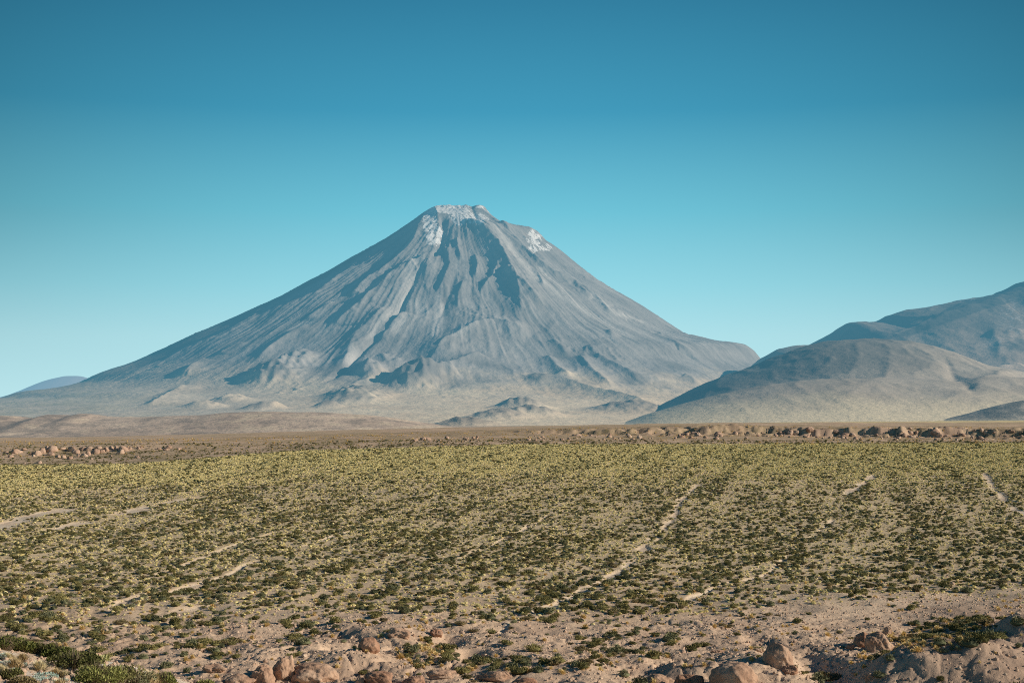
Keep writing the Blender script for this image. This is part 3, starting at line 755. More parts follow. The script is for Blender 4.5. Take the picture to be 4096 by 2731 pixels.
NAMED = [  # centre x, base y, width px, height px, depth ratio, facets, round, rough, seed, material, label
 (1478, 2606, 96, 66, 1.0, 5, .7, .08, 1, 'rock_dark', 'round dark brown boulder alone on pale bare rock, left of the tussock hollow'),
 (1050, 2740, 104, 95, 1.1, 10, .45, .16, 2, 'rock', 'pink overhanging rock knob at the bottom edge, left half of a leaning pair'),
 (1130, 2718, 100, 108, 1.0, 9, .5, .16, 3, 'rock', 'tall pink rock knob with a shadowed hollow, right half of a leaning pair'),
 (1255, 2738, 190, 85, 1.0, 6, .5, .12, 4, 'rock', 'pale pink rock hump with pointed top, right of the leaning pair of knobs'),
 (950, 2738, 150, 60, .8, 9, .4, .15, 5, 'rock', 'low pink rock block with flat top, left of the leaning pair of knobs'),
 (850, 2690, 120, 36, .7, 9, .4, .2, 6, 'rock', 'low crumbling pink ledge behind the flat topped rock block'),
 (3118, 2672, 128, 110, 1.0, 5, .65, .08, 7, 'rock', 'tall smooth dome of pink rock casting a long shadow to its left'),
 (3165, 2694, 70, 36, .9, 9, .3, .18, 8, 'rock_dark', 'small broken rock at the foot of the tall smooth dome'),
 (2950, 2752, 220, 135, .9, 5, .6, .10, 9, 'rock', 'wide rounded rock outcrop with dark left face at the bottom edge'),
 (3524, 2604, 112, 92, .9, 7, .45, .12, 10, 'rock', 'big angular pink boulder, largest of the cluster beside the shrub hollow'),
 (3458, 2588, 78, 66, 1.0, 7, .45, .12, 11, 'rock_dark', 'shaded boulder tucked behind the left side of the big angular boulder'),
 (3553, 2545, 40, 46, .8, 6, .2, .10, 12, 'rock', 'narrow upright slab standing behind the top of the big angular boulder'),
 (3403, 2600, 34, 30, 1.0, 4, .7, .08, 13, 'rock_dark', 'small round boulder in shade, leftmost of the cluster beside the shrub hollow'),
 (352, 2642, 100, 34, .8, 9, .35, .22, 14, 'rock', 'low pink rock with a dark hollow above the near green bushes'),
 (1515, 2752, 150, 62, .8, 10, .25, .12, 15, 'rock_dark', 'reddish rock block with dark front face at the bottom edge'),
 (1440, 2750, 50, 50, .8, 8, .25, .1, 16, 'rock', 'pale pointed rock left of the reddish block at the bottom edge'),
 (1655, 2750, 110, 55, .8, 9, .3, .14, 17, 'rock_dark', 'dark shadowed rock block right of the reddish block at the bottom edge'),
 (1770, 2712, 150, 34, .6, 8, .4, .15, 18, 'rock', 'long flat pink rock slab below the tussock hollow'),
 (1985, 2728, 140, 48, .7, 9, .3, .16, 19, 'rock', 'low pink slab with shadowed hollow, below the straw tussock row'),
 (2105, 2748, 130, 42, .7, 9, .3, .16, 20, 'rock_dark', 'brown rock slab at the bottom edge, right of the low pink slab'),
 (2640, 2745, 130, 55, .8, 8, .5, .12, 21, 'rock', 'smooth pale rock hump at the bottom edge, left of the wide outcrop'),
 (2760, 2752, 130, 56, .7, 11, .25, .2, 22, 'rock_dark', 'rough reddish rocks at the bottom edge, beside the wide outcrop'),
 (3035, 2608, 44, 18, .7, 8, .3, .2, 23, 'rock', 'flat little ledge rock left of the tall smooth dome'),
 (2870, 2610, 60, 14, .7, 8, .3, .2, 24, 'rock', 'thin flat ledge above the wide rounded outcrop'),
 (1595, 2552, 110, 44, .7, 8, .4, .2, 25, 'rock', 'pale rounded rock shelf above the tussock hollow'),
 (1740, 2545, 60, 34, .8, 9, .3, .2, 26, 'rock_dark', 'dark rock step at the head of the tussock hollow'),
 (3480, 2725, 50, 34, .7, 8, .3, .2, 27, 'rock', 'small pale upright rock in the shadow at the bottom right'),
]
LAND = {}
for i, (sx, sy, w, h, dr, fc, rnd, rg, sd, mt, lab) in enumerate(NAMED):
    x, y, z = put(sx, min(sy, 2728))
    if sy > 2728:
        y2 = y - (sy - 2728) * y * y / (31 * F) * .6; x = x * y2 / y; y = y2; z = float(ground_z(x, y)[0])
    wm_, hm = w * y / F * .5, h * y / F
    me = rock_mesh('boulder', 900 + sd, M[mt], 5, fc + 5, rnd * .6, rg)
    o = add('boulder', me, (x, y + wm_ * dr * .5, z + hm * .17), (wm_ * .96, wm_ * dr, hm * .64), (0, 0, 0))
    tag(o, lab, 'boulder'); LAND[lab] = (x, y)

shared = [rock_mesh('far_boulder_shape', 60 + k, M['far_rock'], 3, 8, .3, .16) for k in range(9)]
def place_far(sx, sy, wpx, hpx, k, label, group, name='boulder'):
    x, y, z = put(sx, sy)
    wpx *= 1.1
    w, h = wpx * y / F * .5, hpx * y / F
    o = add(name, shared[k % 9], (x, y, z + h * .08), (w, w * random.uniform(.7, 1.1), h * .75), (random.uniform(-.2, .2), random.uniform(-.2, .2), random.uniform(0, 6.28)))
    tag(o, label, 'boulder', group); return o
# boulders at the left, pixel positions in the crop 0..1000 x 1640..1960
LB = [(155, 405, 95, 50), (350, 425, 70, 55), (300, 420, 50, 35), (400, 405, 60, 60), (485, 392, 115, 75), (478, 425, 60, 45), (440, 370, 50, 40), (545, 448, 60, 32), (600, 452, 40, 38),
      (660, 462, 50, 40), (370, 502, 55, 30), (680, 385, 90, 55), (715, 412, 70, 55), (780, 385, 70, 50), (845, 378, 90, 42), (790, 440, 60, 42), (745, 440, 55, 40), (830, 425, 50, 50), (900, 410, 85, 60),
      (960, 405, 55, 40), (1000, 385, 70, 45), (1045, 370, 50, 35), (1095, 380, 55, 60), (1160, 380, 95, 55), (1140, 410, 70, 55), (1215, 375, 50, 35), (1300, 365, 45, 25), (1590, 365, 60, 35), (1500, 372, 40, 22), (1560, 378, 60, 20),
      (100, 445, 45, 32), (60, 405, 40, 22), (315, 440, 35, 25), (1045, 440, 30, 22), (860, 462, 25, 18), (1290, 448, 45, 28), (1680, 370, 50, 18), (230, 380, 60, 22), (590, 372, 60, 25), (930, 360, 60, 30), (1330, 360, 30, 20), (1680, 375, 40, 16), (120, 425, 35, 20), (230, 505, 22, 14), (790, 495, 22, 16)]
for k, (c, r, w, h) in enumerate(LB):
    big = {4: 'largest pale boulder on top of the left rock row', 0: 'leftmost large slab boulder of the left rock row', 24: 'smooth boulder below the right end of the left rock row', 27: 'lone pale boulder right of the left rock row, on brown slope', 10: 'lowest brown boulder under the left rock row, near the green strip'}.get(k)
    place_far(c * .4252, 1640 + r * .4252, w * .4252, h * .4252, k, big or 'pinkish boulder tumbled in the rock row on the left, beyond the shrub plain', 'boulders in the left rock row' if not big else None)
# blocks along the cliff at the right
for k in range(190):
    t = random.random() ** 1.1; sx = 1650 + t * 2480 + random.uniform(-10, 10)
    top = np.interp(sx, [1650, 2600, 3100, 4100], [1752, 1735, 1733, 1730]); bot = np.interp(sx, [1650, 2600, 3100, 4100], [1770, 1760, 1756, 1768])
    u = random.random() ** .8
    sy = top + (bot - top) * u
    s = random.choice([7, 10, 14, 18, 24]) * (1 if sx > 2500 else .7) * (1.1 - .4 * u)
    place_far(sx, sy, s * random.uniform(.9, 1.5), s * random.uniform(.6, .9), k, 'reddish block at the foot of the long low cliff on the right' if sx > 2500 else 'pinkish rock in the broken low ledge across the middle distance',
              'blocks along the right cliff' if sx > 2500 else 'rocks along the middle ledge')

# ------------------------------------------------------------------ plants
def shrub_geo(seed, n=420, w=1.0, h=.62, leaf=.07, lobes=7):
    r = np.random.default_rng(seed); V, Fc, tone = [], [], []
    L = [(r.uniform(-.55, .55) * w, r.uniform(-.5, .5) * w, r.uniform(.25, .6) * h, r.uniform(.25, .48)) for _ in range(lobes)]
    L.append((0, 0, .45 * h, .5))
    for i in range(n):
        lx, ly, lz, lr = L[r.integers(len(L))]
        d = r.normal(size=3); d /= np.linalg.norm(d); d[2] = abs(d[2]) * 1.0 - .25
        rad = lr * r.uniform(.62, 1.06)
        p = np.array([lx + d[0] * rad * w, ly + d[1] * rad * w, max(lz + d[2] * rad * h * 1.3, .02)])
        a = r.normal(size=3); a /= np.linalg.norm(a); up = np.array([d[0] * .6, d[1] * .6, .9]) + r.normal(size=3) * .35; up /= np.linalg.norm(up)
        s = leaf * r.uniform(.6, 1.5)
        b = np.cross(up, a); b /= np.linalg.norm(b) + 1e-6
        k = len(V); V += [p - b * s * .55, p + b * s * .55, p + up * s * 1.5 + b * s * .1]
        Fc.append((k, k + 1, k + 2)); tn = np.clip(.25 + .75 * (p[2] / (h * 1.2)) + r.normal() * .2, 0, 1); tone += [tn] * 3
    return V, Fc, tone

def core_geo(seed, w, h, V, Fc, tone, q=.34):
    v, f = ICO[3] if False else ico(2)
    r = np.random.default_rng(seed)
    rad = 1 + .35 * fbm3(v * 2 + seed, 2, seed)
    k = len(V)
    for p, a in zip(v, rad): V.append(np.array([p[0] * a * w * q * 1.7, p[1] * a * w * q * 1.7, h * .36 + p[2] * a * h * q * 1.1]))
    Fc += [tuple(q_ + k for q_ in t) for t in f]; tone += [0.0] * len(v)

def tuft_geo(seed, n=150, w=.5, h=.5, bw=.03, spread=1.0):
    r = np.random.default_rng(seed); V, Fc, tone = [], [], []
    for i in range(n):
        a = r.uniform(0, 6.283); q = abs(r.normal()) * .28
        base = np.array([math.cos(a) * q * w * .6, math.sin(a) * q * w * .6, 0])
        lean = min(1.25, q * 2.0 + r.uniform(0, .35)) * spread; ln = h * r.uniform(.7, 1.15)
        a2 = a + r.normal() * .4
        tip = base + np.array([math.cos(a2) * math.sin(lean), math.sin(a2) * math.sin(lean), math.cos(lean)]) * ln
        mid = base * .5 + tip * .5 + np.array([0, 0, ln * .12])
        sd = np.array([-math.sin(a2), math.cos(a2), 0]) * bw * r.uniform(.6, 1.3)
        k = len(V); V += [base - sd, base + sd, mid + sd, mid - sd, tip]
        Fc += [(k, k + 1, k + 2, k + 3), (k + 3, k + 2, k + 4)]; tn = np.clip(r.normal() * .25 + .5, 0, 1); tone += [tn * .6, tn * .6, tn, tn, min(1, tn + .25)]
    return V, Fc, tone

def mk(name, geo, mat, core=None):
    V, Fc, tone = geo
    if core: core_geo(core[0], core[1], core[2], V, Fc, tone)
    return mesh_from(name, V, Fc, mat, False, tone)

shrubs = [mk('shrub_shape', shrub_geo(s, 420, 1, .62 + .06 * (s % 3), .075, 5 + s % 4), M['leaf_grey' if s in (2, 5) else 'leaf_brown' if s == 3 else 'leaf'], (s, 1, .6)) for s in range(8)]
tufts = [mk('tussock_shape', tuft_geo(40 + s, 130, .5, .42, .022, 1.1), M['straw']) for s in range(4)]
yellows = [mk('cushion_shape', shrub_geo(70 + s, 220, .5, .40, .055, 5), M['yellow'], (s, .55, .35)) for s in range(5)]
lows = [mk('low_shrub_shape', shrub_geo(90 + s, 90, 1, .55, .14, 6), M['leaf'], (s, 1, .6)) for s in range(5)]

# where the plants stand
def scatter(n, ylo, yhi, tmax=.43, seed=0):
    r = np.random.default_rng(seed)
    y = np.sqrt(r.uniform(ylo**2, yhi**2, n)); t = r.uniform(-tmax, tmax, n)
    return t * y, y
def near_rock(x, y):
    m = np.zeros(len(x), bool)
    for (sx, sy, w, h, dr, *_ ) in NAMED:
        rx, ry, _z = put(sx, min(sy, 2728)); rad = w * ry / F * .55
        m |= np.hypot(x - rx, y - (ry + rad * .5)) < rad
    return m
def patch(sx, sy, cx, cy, rx, ry): return np.exp(-(((sx - cx) / rx)**2 + ((sy - cy) / ry)**2)**2)

area = lambda lo, hi, t=.43: t * (hi * hi - lo * lo)
def density_dark(x, y):
    z = ground_z(x, y); sx, sy = proj(x, y, z)
    b = bare_map(x, y, sx, sy)
    d = .38 * np.interp(y, [190, 260, 340, 480], [.56, .74, 1.05, 1.2]) * (1 - b) * (1 + .5 * fbm(x / 12, y / 28, 3, 81)) * np.clip(1 + 1.5 * fbm((x - .23 * y) / 8, y / 75, 3, 85), .15, 1.9) * np.clip(1 + 1.1 * fbm(x / 5, y / 8, 2, 88), .2, 2)
    d *= np.interp(sy, [1760, 1850, 2000, 2200, 2400, 2731], [.45, .6, .9, 1.05, .9, .9])
    spr = .018 + .075 * sm(.0, .35, fbm(x / 9, y / 16, 3, 82))
    d = np.maximum(d, spr * b)
    for c in [(3800, 2535, 210, 62, .5), (1720, 2640, 120, 55, .5), (2080, 2660, 330, 32, .5), (2440, 2590, 140, 50, .34), (2700, 2560, 60, 40, .12), (3230, 2680, 70, 40, .10), (700, 2600, 420, 70, .22), (3300, 2725, 100, 30, .12), (1200, 2520, 60, 90, .35)]:
        d = np.maximum(d, c[4] * patch(sx, sy, *c[:4]))
    for c in [(3350, 2440, 190, 45), (3900, 2420, 260, 35), (1480, 2640, 130, 60), (3830, 2690, 260, 60), (1330, 2610, 110, 70), (2980, 2690, 150, 60), (3300, 2600, 100, 50)]:
        d *= 1 - .93 * patch(sx, sy, *c)
    d *= 1 - .97 * gat(wm, x, y)
    d = np.where((sy < edge_y(sx) - 4) & (y > 400), .11 * (y < 1000) * np.clip(1 + 2 * fbm(x / 25, y / 30, 3, 86), 0, 2.5), d)
    d = np.where(y > 760, .007 * (y < 1000) * (1 - sm(.0, .5, gat(rock, x, y))), d)
    d = np.where((sy > 1835) & (sy < 1900) & (sx < 800) & (y > 400), np.maximum(d, .35 * sm(800, 300, sx) * sm(1850, 1866, sy) * sm(1900, 1880, sy)), d)
    d = np.where(y < 150, 0, d)
    return d, sx, sy, z
def density_yellow(x, y):
    z = ground_z(x, y); sx, sy = proj(x, y, z)
    b = bare_map(x, y, sx, sy)
    off = np.interp(sx, [0, 1000, 2000], [85, 25, 0])
    d = .46 * (1 - b) * (1 + .8 * fbm(x / 30, y / 60, 3, 83))
    band = sm(1960, 1860, sy - off * .6 + 55 * fbm(x / 50, y / 90, 3, 71)) 
    d = d * np.interp(sy, [2000, 2450, 2520], [1.1, .9, 0]) + 1.5 * band
    d *= (1 - gat(wm, x, y)); d = np.where((y > 740) | (y < 150) | (sy < edge_y(sx) + 4 * fbm(x / 8, y / 8, 2, 87)), 0, d)
    return d, sx, sy, z
def density_straw(x, y):
    z = ground_z(x, y); sx, sy = proj(x, y, z)
    d = .035 * sm(2250, 2450, sy) * (1 + fbm(x / 8, y / 14, 3, 84))
    for c in [(3700, 2560, 200, 50, .85), (1700, 2620, 110, 60, .6), (2060, 2680, 260, 18, .5), (3450, 2640, 60, 30, .3), (1330, 2650, 60, 40, .2)]:
        d = np.maximum(d, c[4] * patch(sx, sy, *c[:4]))
    for c in [(3830, 2690, 260, 60), (1480, 2640, 130, 50), (3350, 2440, 190, 45)]:
        d *= 1 - .85 * patch(sx, sy, *c)
    d = np.where((y > 740) | (y < 150), 0, d); d += .02 * ((y > 700) & (y < 900))
    return d, sx, sy, z

def pick(fn, dmax, lo, hi, seed):
    n = int(area(lo, hi) * dmax); x, y = scatter(n, lo, hi, seed=seed)
    d, sx, sy, z = fn(x, y); r = np.random.default_rng(seed + 1)
    k = r.uniform(0, dmax, n) < d
    return x[k], y[k], z[k], sx[k], sy[k], r
def thin(x, y, rad):
    """drop points closer than rad to an earlier one (grid hash)"""
    seen = {}; keep = np.ones(len(x), bool)
    for i in range(len(x)):
        key = (int(x[i] // rad[i]), int(y[i] // rad[i]))
        if key in seen: keep[i] = False
        else: seen[key] = 1
    return keep

xD, yD, zD, sxD, syD, rD = pick(density_dark, .9, 150, 760, 100)
sD = np.clip(rD.lognormal(-.10, .45, len(xD)), .3, 2.2) * .54 * np.interp(yD, [190, 260, 340, 480], [1.5, 1.22, .95, .86])
ok = thin(xD, yD, sD * .55) & ~near_rock(xD, yD); xD, yD, zD, sxD, syD, sD = [a[ok] for a in (xD, yD, zD, sxD, syD, sD)]
xF, yF, zF, sxF, syF, rF = pick(density_dark, .035, 760, 1500, 120)
sF = np.clip(rF.lognormal(.25, .3, len(xF)), .7, 2.6) * 1.2
xY, yY, zY, sxY, syY, rY = pick(density_yellow, 1.9, 150, 745, 140)
sY = np.clip(rY.lognormal(-.30, .4, len(xY)), .3, 1.6) * .72
ok = ~near_rock(xY, yY); xY, yY, zY, sxY, syY, sY = [a[ok] for a in (xY, yY, zY, sxY, syY, sY)]
xS, yS, zS, sxS, syS, rS = pick(density_straw, .9, 150, 900, 160)
sS = np.clip(rS.lognormal(0, .3, len(xS)), .5, 1.8) * 1.05
ok = ~near_rock(xS, yS) & thin(xS, yS, sS * .4); xS, yS, zS, sxS, syS, sS = [a[ok] for a in (xS, yS, zS, sxS, syS, sS)]
print('plants', len(xD), len(xF), len(xY), len(xS))

def gn_stuff(name, pts, scl, protos, label, cat):
    """one object: a cloud of points, each carrying one of the plant shapes"""
    me = bpy.data.meshes.new(name); me.vertices.add(len(pts)); me.vertices.foreach_set('co', pts.astype(np.float32).ravel())
    r = np.random.default_rng(len(pts))
    a = me.attributes.new('sc', 'FLOAT_VECTOR', 'POINT')
    s3 = np.stack([scl * r.uniform(.8, 1.25, len(scl)), scl * r.uniform(.8, 1.25, len(scl)), scl * r.uniform(.75, 1.2, len(scl))], -1)
    a.data.foreach_set('vector', s3.astype(np.float32).ravel())
    a = me.attributes.new('rot', 'FLOAT', 'POINT'); a.data.foreach_set('value', r.uniform(0, 6.283, len(scl)).astype(np.float32))
    a = me.attributes.new('pick', 'INT', 'POINT'); a.data.foreach_set('value', r.integers(0, len(protos), len(scl)).astype(np.int32))
    me.update()
    o = bpy.data.objects.new(name, me); col.objects.link(o)
    cl = bpy.data.collections.new(name + '_shapes')
    for i, pm in enumerate(protos):
        po = bpy.data.objects.new('%s_shape_%02d' % (name, i), pm); cl.objects.link(po)
    ng = bpy.data.node_groups.new(name, 'GeometryNodeTree')
    ng.interface.new_socket('Geometry', in_out='INPUT', socket_type='NodeSocketGeometry')
    ng.interface.new_socket('Geometry', in_out='OUTPUT', socket_type='NodeSocketGeometry')
    N = ng.nodes; K = ng.links
    gi, go = N.new('NodeGroupInput'), N.new('NodeGroupOutput')
    ip = N.new('GeometryNodeInstanceOnPoints'); ci = N.new('GeometryNodeCollectionInfo')
    ci.inputs['Collection'].default_value = cl; ci.inputs['Separate Children'].default_value = True; ci.inputs['Reset Children'].default_value = True
    def at(n_, typ):
        q = N.new('GeometryNodeInputNamedAttribute'); q.data_type = typ; q.inputs['Name'].default_value = n_; return q.outputs['Attribute']
    K.new(gi.outputs[0], ip.inputs['Points']); K.new(ci.outputs[0], ip.inputs['Instance']); ip.inputs['Pick Instance'].default_value = True
    K.new(at('pick', 'INT'), ip.inputs['Instance Index']); K.new(at('sc', 'FLOAT_VECTOR'), ip.inputs['Scale'])
    cx = N.new('ShaderNodeCombineXYZ'); K.new(at('rot', 'FLOAT'), cx.inputs[2]); K.new(cx.outputs[0], ip.inputs['Rotation'])
    K.new(ip.outputs[0], go.inputs[0])
    md = o.modifiers.new('plants', 'NODES'); md.node_group = ng
    tag(o, label, cat, kind='stuff'); return o

infr = lambda sx, sy: (sx > -10) & (sx < 4106) & (sy < 2735)
def region(sx, sy):
    for c, nm in (((3800, 2540, 230, 75), 'in the hollow right of the big angular boulder'), ((1720, 2630, 130, 70), 'in the hollow right of the round dark boulder'),
                  ((3110, 2640, 110, 90), 'beside the tall smooth rock dome'), ((2080, 2660, 300, 60), 'in the strip above the bottom centre slabs'),
                  ((1150, 2650, 200, 100), 'around the leaning pair of pink knobs')):
        if abs(sx - c[0]) < c[2] and abs(sy - c[1]) < c[3]: return nm
    v = 'at the bottom edge' if sy > 2650 else ('on bare ground' if sy > 2520 else 'on the near plain')
    hname = ['at far left', 'left of the round boulder', 'left of centre', 'right of centre', 'left of the angular boulder', 'at far right'][min(5, int(sx // 683))]
    return v + ', ' + hname

KINDS = {2: 'grey green shrub', 5: 'grey green shrub', 3: 'brownish shrub'}
def individuals(xs_, ys_, zs_, ss_, sxs, sys_, protos, name, what, cat, n, kfac):
    size = ss_ / ys_; size = np.where(infr(sxs, sys_), size, -1)
    order = np.argsort(-size)[:n]
    r = random.Random(len(xs_))
    cnt = {}; rank = {}
    for q, i in enumerate(order):
        reg = region(sxs[i], sys_[i])
        pi = r.randrange(len(protos)); me = protos[pi]; wh = KINDS.get(pi, what) if cat == 'shrub' else what
        o = add(name, me, (float(xs_[i]), float(ys_[i]), float(zs_[i]) - .03), (float(ss_[i]) * r.uniform(.95, 1.05), float(ss_[i]) * r.uniform(.9, 1.1), float(ss_[i]) * r.uniform(.85, 1.1)), (0, 0, r.uniform(0, 6.28)))
        c = cnt.get((wh, reg), 0); cnt[(wh, reg)] = c + 1
        if c == 0: tag(o, 'largest ' + wh + ' ' + reg, cat)
        else: tag(o, 'smaller ' + wh + ' ' + reg, cat, wh + 's ' + reg)
    m = np.ones(len(xs_), bool); m[order] = False
    return m
mD = individuals(xD, yD, zD, sD, sxD, syD, shrubs, 'shrub', 'dark green shrub', 'shrub', 290, 'dark shrubs')
mS = individuals(xS, yS, zS, sS, sxS, syS, tufts, 'grass_tussock', 'golden straw tussock', 'grass tussock', 285, 'golden tussocks')
st = lambda *a: np.stack(a, -1)
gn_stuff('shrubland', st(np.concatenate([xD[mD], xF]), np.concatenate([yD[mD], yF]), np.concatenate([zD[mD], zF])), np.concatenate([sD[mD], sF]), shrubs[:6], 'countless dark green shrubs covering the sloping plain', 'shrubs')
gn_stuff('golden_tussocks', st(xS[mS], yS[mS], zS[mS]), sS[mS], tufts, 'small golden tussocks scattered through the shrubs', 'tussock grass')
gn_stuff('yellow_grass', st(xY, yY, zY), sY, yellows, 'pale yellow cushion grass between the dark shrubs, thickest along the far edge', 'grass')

# small loose stones on the bare ground and the knoll
stones = [rock_mesh('stone_shape', 700 + k, M['stone'], 3, 7, .2, .15) for k in range(4)]
x, y = scatter(60000, 150, 300, .43, 201); z = ground_z(x, y); sx, sy = proj(x, y, z)
k = (np.random.default_rng(3).uniform(0, 1, len(x)) < bare_map(x, y, sx, sy) * .75 + .05) & ~near_rock(x, y)
s1 = np.clip(np.random.default_rng(4).lognormal(-2.55, .55, k.sum()), .03, .45)
xk = np.random.default_rng(5).uniform(-26, -7, 9000); yk = np.random.default_rng(6).uniform(30, 62, 9000)
sk_ = np.clip(np.random.default_rng(7).lognormal(-3.3, .6, 9000), .012, .16)
gn_stuff('loose_stones', np.concatenate([st(x[k], y[k], z[k]), st(xk, yk, ground_z(xk, yk))]), np.concatenate([s1, sk_]), stones, 'small loose stones littering the bare ground', 'stones')

# near bushes on the knoll
def bush(sx, sy, wpx, hpx, seed, label, tone='leaf_near', kind='shrub'):
    x, y, z = hit(sx, sy, gfn, 30, 75)
    y = min(y, 60); x = float(ray(sx, sy)[0]) * y; z = float(ground_z(x, y)[0])
    w, h = wpx * y / F * .82, hpx * y / F * .78
    e = bpy.data.objects.new('shrub' if kind == 'shrub' else 'grass_tussock', None); col.objects.link(e); e.location = (x, y, z - .02)
    tag(e, label, 'shrub' if kind == 'shrub' else 'grass tussock')
    r = np.random.default_rng(seed)
    if kind == 'shrub':
        V, Fc, tn = shrub_geo(seed, int(1100 + 1500 * w), w * .95, h, .042, 12)
        me = mesh_from('foliage', V, Fc, M[['leaf_near', 'leaf_near', 'leaf_dark', 'leaf_near', 'leaf_dark', 'leaf_near', 'leaf_near', 'leaf_dark', 'leaf_grey', 'leaf_near', 'leaf_dark', 'leaf_brown', 'leaf_brown', 'leaf_near'][(seed - 800) % 14]], False, tn); fo = bpy.data.objects.new('foliage', me); col.objects.link(fo); fo.parent = e
        V, Fc, tn = tuft_geo(seed + 1, 200, w * 1.0, h * 1.15, .009, .9)
        me = mesh_from('twigs', V, Fc, M['twig'], False, tn); tw = bpy.data.objects.new('twigs', me); col.objects.link(tw); tw.parent = e
    else:
        V, Fc, tn = tuft_geo(seed, 420, w * 1.1, h, .010, .95)
        me = mesh_from('blades', V, Fc, M['straw_near'], False, tn); fo = bpy.data.objects.new('blades', me); col.objects.link(fo); fo.parent = e
        V, Fc, tn = tuft_geo(seed + 9, 160, w * .9, h * .55, .012, 1.2)
        me = mesh_from('dead_base', V, Fc, M['twig'], False, tn); tw = bpy.data.objects.new('dead_base', me); col.objects.link(tw); tw.parent = e
    return e
NB = [(20, 2598, 110, 75, 'bright green bush at the left edge, on top of the near knoll'), (95, 2602, 80, 55, 'yellow green bush on the near knoll crest, second from the left edge'),
      (160, 2614, 90, 60, 'low green bush on the knoll crest left of the largest near bush'), (235, 2640, 110, 80, 'dark green bush touching the left side of the largest near bush'),
      (295, 2682, 170, 105, 'largest near bush, dark green with brown twigs on its lower side'), (365, 2662, 90, 55, 'low green bush on the crest right of the largest near bush'),
      (395, 2740, 150, 110, 'tall sprawling green bush at the bottom edge, right of the white stones'), (470, 2735, 130, 100, 'green bush between the sprawling bush and the pale straw clump'),
      (540, 2745, 120, 90, 'grey green bush with pale tips at the bottom edge'), (655, 2745, 100, 75, 'rightmost green bush on the near knoll, by the bottom edge'),
      (35, 2715, 75, 55, 'small dark bush on white stony ground at the lower left corner'), (205, 2625, 50, 40, 'small rounded bush on the crest behind the straw tufts'), (80, 2742, 90, 50, 'twiggy bush at the very bottom left'), (820, 2752, 60, 45, 'bright green bush tip at the bottom edge under the flat rock block')]
for i, (a, b, w, h, lab) in enumerate(NB): bush(a, b, w, h, 800 + i, lab)
NTF = [(62, 2672, 80, 62, 'shaggy straw tussock left of the white stony patch'), (30, 2640, 60, 45, 'pale straw tussock under the leftmost green bush'), (90, 2640, 50, 40, 'brown straw tussock behind the shaggy one'),
       (160, 2682, 55, 60, 'upright brown tussock left of the largest near bush'), (225, 2702, 90, 45, 'golden tussock in front of the largest near bush'), (260, 2708, 50, 38, 'small golden tuft right of the golden tussock'),
       (370, 2690, 55, 45, 'straw tussock between the largest bush and the sprawling bush'), (435, 2700, 60, 50, 'pale straw clump behind the sprawling bush'), (600, 2738, 110, 80, 'large pale straw clump at the bottom edge between green bushes'),
       (240, 2745, 80, 45, 'brown tussock at the bottom edge on white stones'), (140, 2748, 70, 40, 'straw tussock at the bottom edge left of the brown one'), (5, 2700, 60, 60, 'yellow tussock cut by the left edge'), (700, 2752, 60, 40, 'straw tuft at the right foot of the knoll'), (340, 2720, 60, 35, 'low straw tuft beside the sprawling bush')]
for i, (a, b, w, h, lab) in enumerate(NTF): bush(a, b, w, h, 850 + i, lab, kind='tuft')
cush = [mk('pale_cushion_shape', shrub_geo(880 + s, 260, .5, .2, .03, 5), M['teal']) for s in range(3)]
for i, (a, b, s) in enumerate([(12, 2632, .9), (95, 2668, .8), (40, 2690, .7), (190, 2712, 1.0), (150, 2722, .7), (330, 2668, .6), (18, 2655, .6), (250, 2728, .7), (345, 2690, .6)]):
    x, y, z = hit(a, b, gfn, 30, 75)
    o = add('cushion_plant', cush[i % 3], (x, y, z), (s, s, s), (0, 0, i * 1.3))
    tag(o, ['pale blue green cushion plant at the left edge under the bushes', 'blue green cushion plant beside the shaggy straw tussock', 'small blue green cushion on stones below the shaggy tussock', 'widest blue green cushion near the bottom, on white stones',
            'blue green cushion just left of the widest one', 'blue green tuft behind the largest near bush', 'small cushion plant below the leftmost cushion', 'blue green cushion beside the brown bottom tussock', 'tiny blue green cushion right of the largest near bush'][i], 'cushion plant')

# ------------------------------------------------------------------ sky, sun, camera
EL, AZF = 22.5, 7.0     # elevation; how far the sun stands towards the viewer from due right
w = bpy.data.worlds.new('World'); scene.world = w; w.use_nodes = True
nt = w.node_tree; nt.nodes.clear()
out = nt.nodes.new('ShaderNodeOutputWorld'); bg = nt.nodes.new('ShaderNodeBackground')
sky = nt.nodes.new('ShaderNodeTexSky'); sky.sky_type = 'NISHITA'; sky.sun_disc = False
sky.sun_elevation = math.radians(EL); sky.sun_rotation = math.radians(90 + AZF); sky.altitude = 4200; sky.air_density = 1.0; sky.dust_density = .5
tcn = nt.nodes.new('ShaderNodeTexCoord'); sep = nt.nodes.new('ShaderNodeSeparateXYZ'); nt.links.new(tcn.outputs['Generated'], sep.inputs[0])
mp = nt.nodes.new('ShaderNodeMapRange'); mp.inputs[1].default_value = -.05; mp.inputs[2].default_value = .75
nt.links.new(sep.outputs[2], mp.inputs[0])
rp = nt.nodes.new('ShaderNodeValToRGB'); nt.links.new(mp.outputs[0], rp.inputs[0])
def el(e): return (math.sin(math.radians(e)) + .05) / .8
stops = [(0, (.38, .68, .74)), (el(1.2), (.50, .81, .865)), (el(3.5), (.44, .775, .84)), (el(5.5), (.305, .70, .80)), (el(8.5), (.16, .56, .70)), (el(12.5), (.052, .33, .505)), (el(16.8), (.030, .216, .358)), (el(28), (.012, .085, .19)), (1, (.008, .05, .13))]
cr = rp.color_ramp
while len(cr.elements) < len(stops): cr.elements.new(.5)
for e, (p, c) in zip(cr.elements, stops): e.position = p; e.color = (*c, 1)
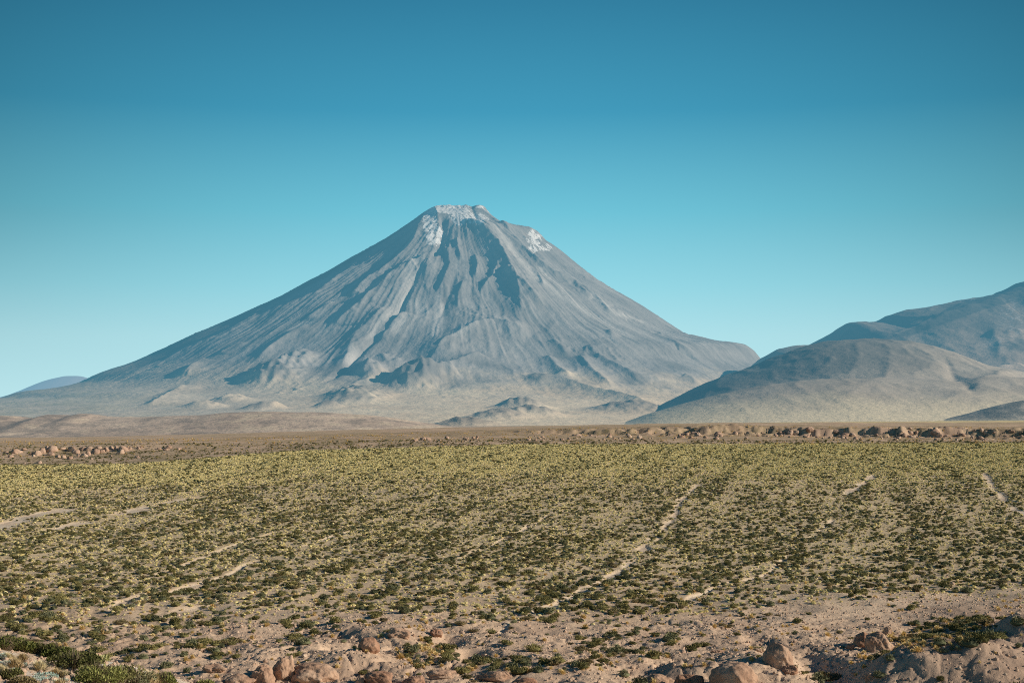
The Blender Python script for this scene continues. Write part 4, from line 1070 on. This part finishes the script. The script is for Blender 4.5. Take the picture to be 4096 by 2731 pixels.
# the graded gradient, modulated by the physical sky's own variation over the dome
mx = nt.nodes.new('ShaderNodeMix'); mx.data_type = 'RGBA'; mx.blend_type = 'MIX'; mx.inputs['Factor'].default_value = .04
sc_ = nt.nodes.new('ShaderNodeVectorMath'); sc_.operation = 'SCALE'; sc_.inputs['Scale'].default_value = .1
nt.links.new(sky.outputs[0], sc_.inputs[0])
nt.links.new(rp.outputs[0], mx.inputs['A']); nt.links.new(sc_.outputs[0], mx.inputs['B'])
# side and upper-corner darkening painted into the sky colour
x2 = nt.nodes.new('ShaderNodeMath'); x2.operation = 'MULTIPLY'; nt.links.new(sep.outputs[0], x2.inputs[0]); nt.links.new(sep.outputs[0], x2.inputs[1])
mz = nt.nodes.new('ShaderNodeMapRange'); mz.inputs[1].default_value = 0; mz.inputs[2].default_value = .13; mz.inputs[3].default_value = 1.0; mz.inputs[4].default_value = .36
nt.links.new(x2.outputs[0], mz.inputs[0])
fin = nt.nodes.new('ShaderNodeVectorMath'); fin.operation = 'SCALE'
me_ = nt.nodes.new('ShaderNodeMapRange'); me_.inputs[1].default_value = 0.0; me_.inputs[2].default_value = .14
nt.links.new(sep.outputs[2], me_.inputs[0]); mz.inputs[3].default_value = 0
mm = nt.nodes.new('ShaderNodeMath'); mm.operation = 'MULTIPLY'; nt.links.new(mz.outputs[0], mm.inputs[0]); nt.links.new(me_.outputs[0], mm.inputs[1])
m1 = nt.nodes.new('ShaderNodeMath'); m1.operation = 'SUBTRACT'; m1.inputs[0].default_value = 1.0; nt.links.new(mm.outputs[0], m1.inputs[1])
nt.links.new(mx.outputs['Result'], fin.inputs[0]); nt.links.new(m1.outputs[0], fin.inputs['Scale'])
nt.links.new(fin.outputs[0], bg.inputs['Color']); bg.inputs['Strength'].default_value = 1.0
nt.links.new(bg.outputs[0], out.inputs[0])

ld = bpy.data.lights.new('sun', 'SUN'); ld.energy = 5.0; ld.angle = math.radians(.53); ld.color = (1, .90, .74)
so = bpy.data.objects.new('sun', ld); col.objects.link(so)
from mathutils import Vector
e_, a_ = math.radians(EL), math.radians(AZF)
sd = Vector((math.cos(e_) * math.cos(a_), -math.cos(e_) * math.sin(a_), math.sin(e_)))
so.rotation_euler = sd.to_track_quat('Z', 'Y').to_euler()

cam = bpy.data.cameras.new('camera'); cam.lens = 50; cam.sensor_width = 36; cam.clip_start = .1; cam.clip_end = 150000
co = bpy.data.objects.new('camera', cam); col.objects.link(co); co.location = (0, 0, 0); co.rotation_euler = (math.pi / 2 + PITCH, 0, 0)
scene.camera = co
scene.view_settings.view_transform = 'Standard'; scene.view_settings.look = 'None'; scene.view_settings.exposure = 0
scene.cycles.max_bounces = 3; scene.cycles.diffuse_bounces = 2; scene.cycles.use_denoising = False
scene.cycles.pixel_filter_type = 'BLACKMAN_HARRIS'; scene.cycles.filter_width = 1.05
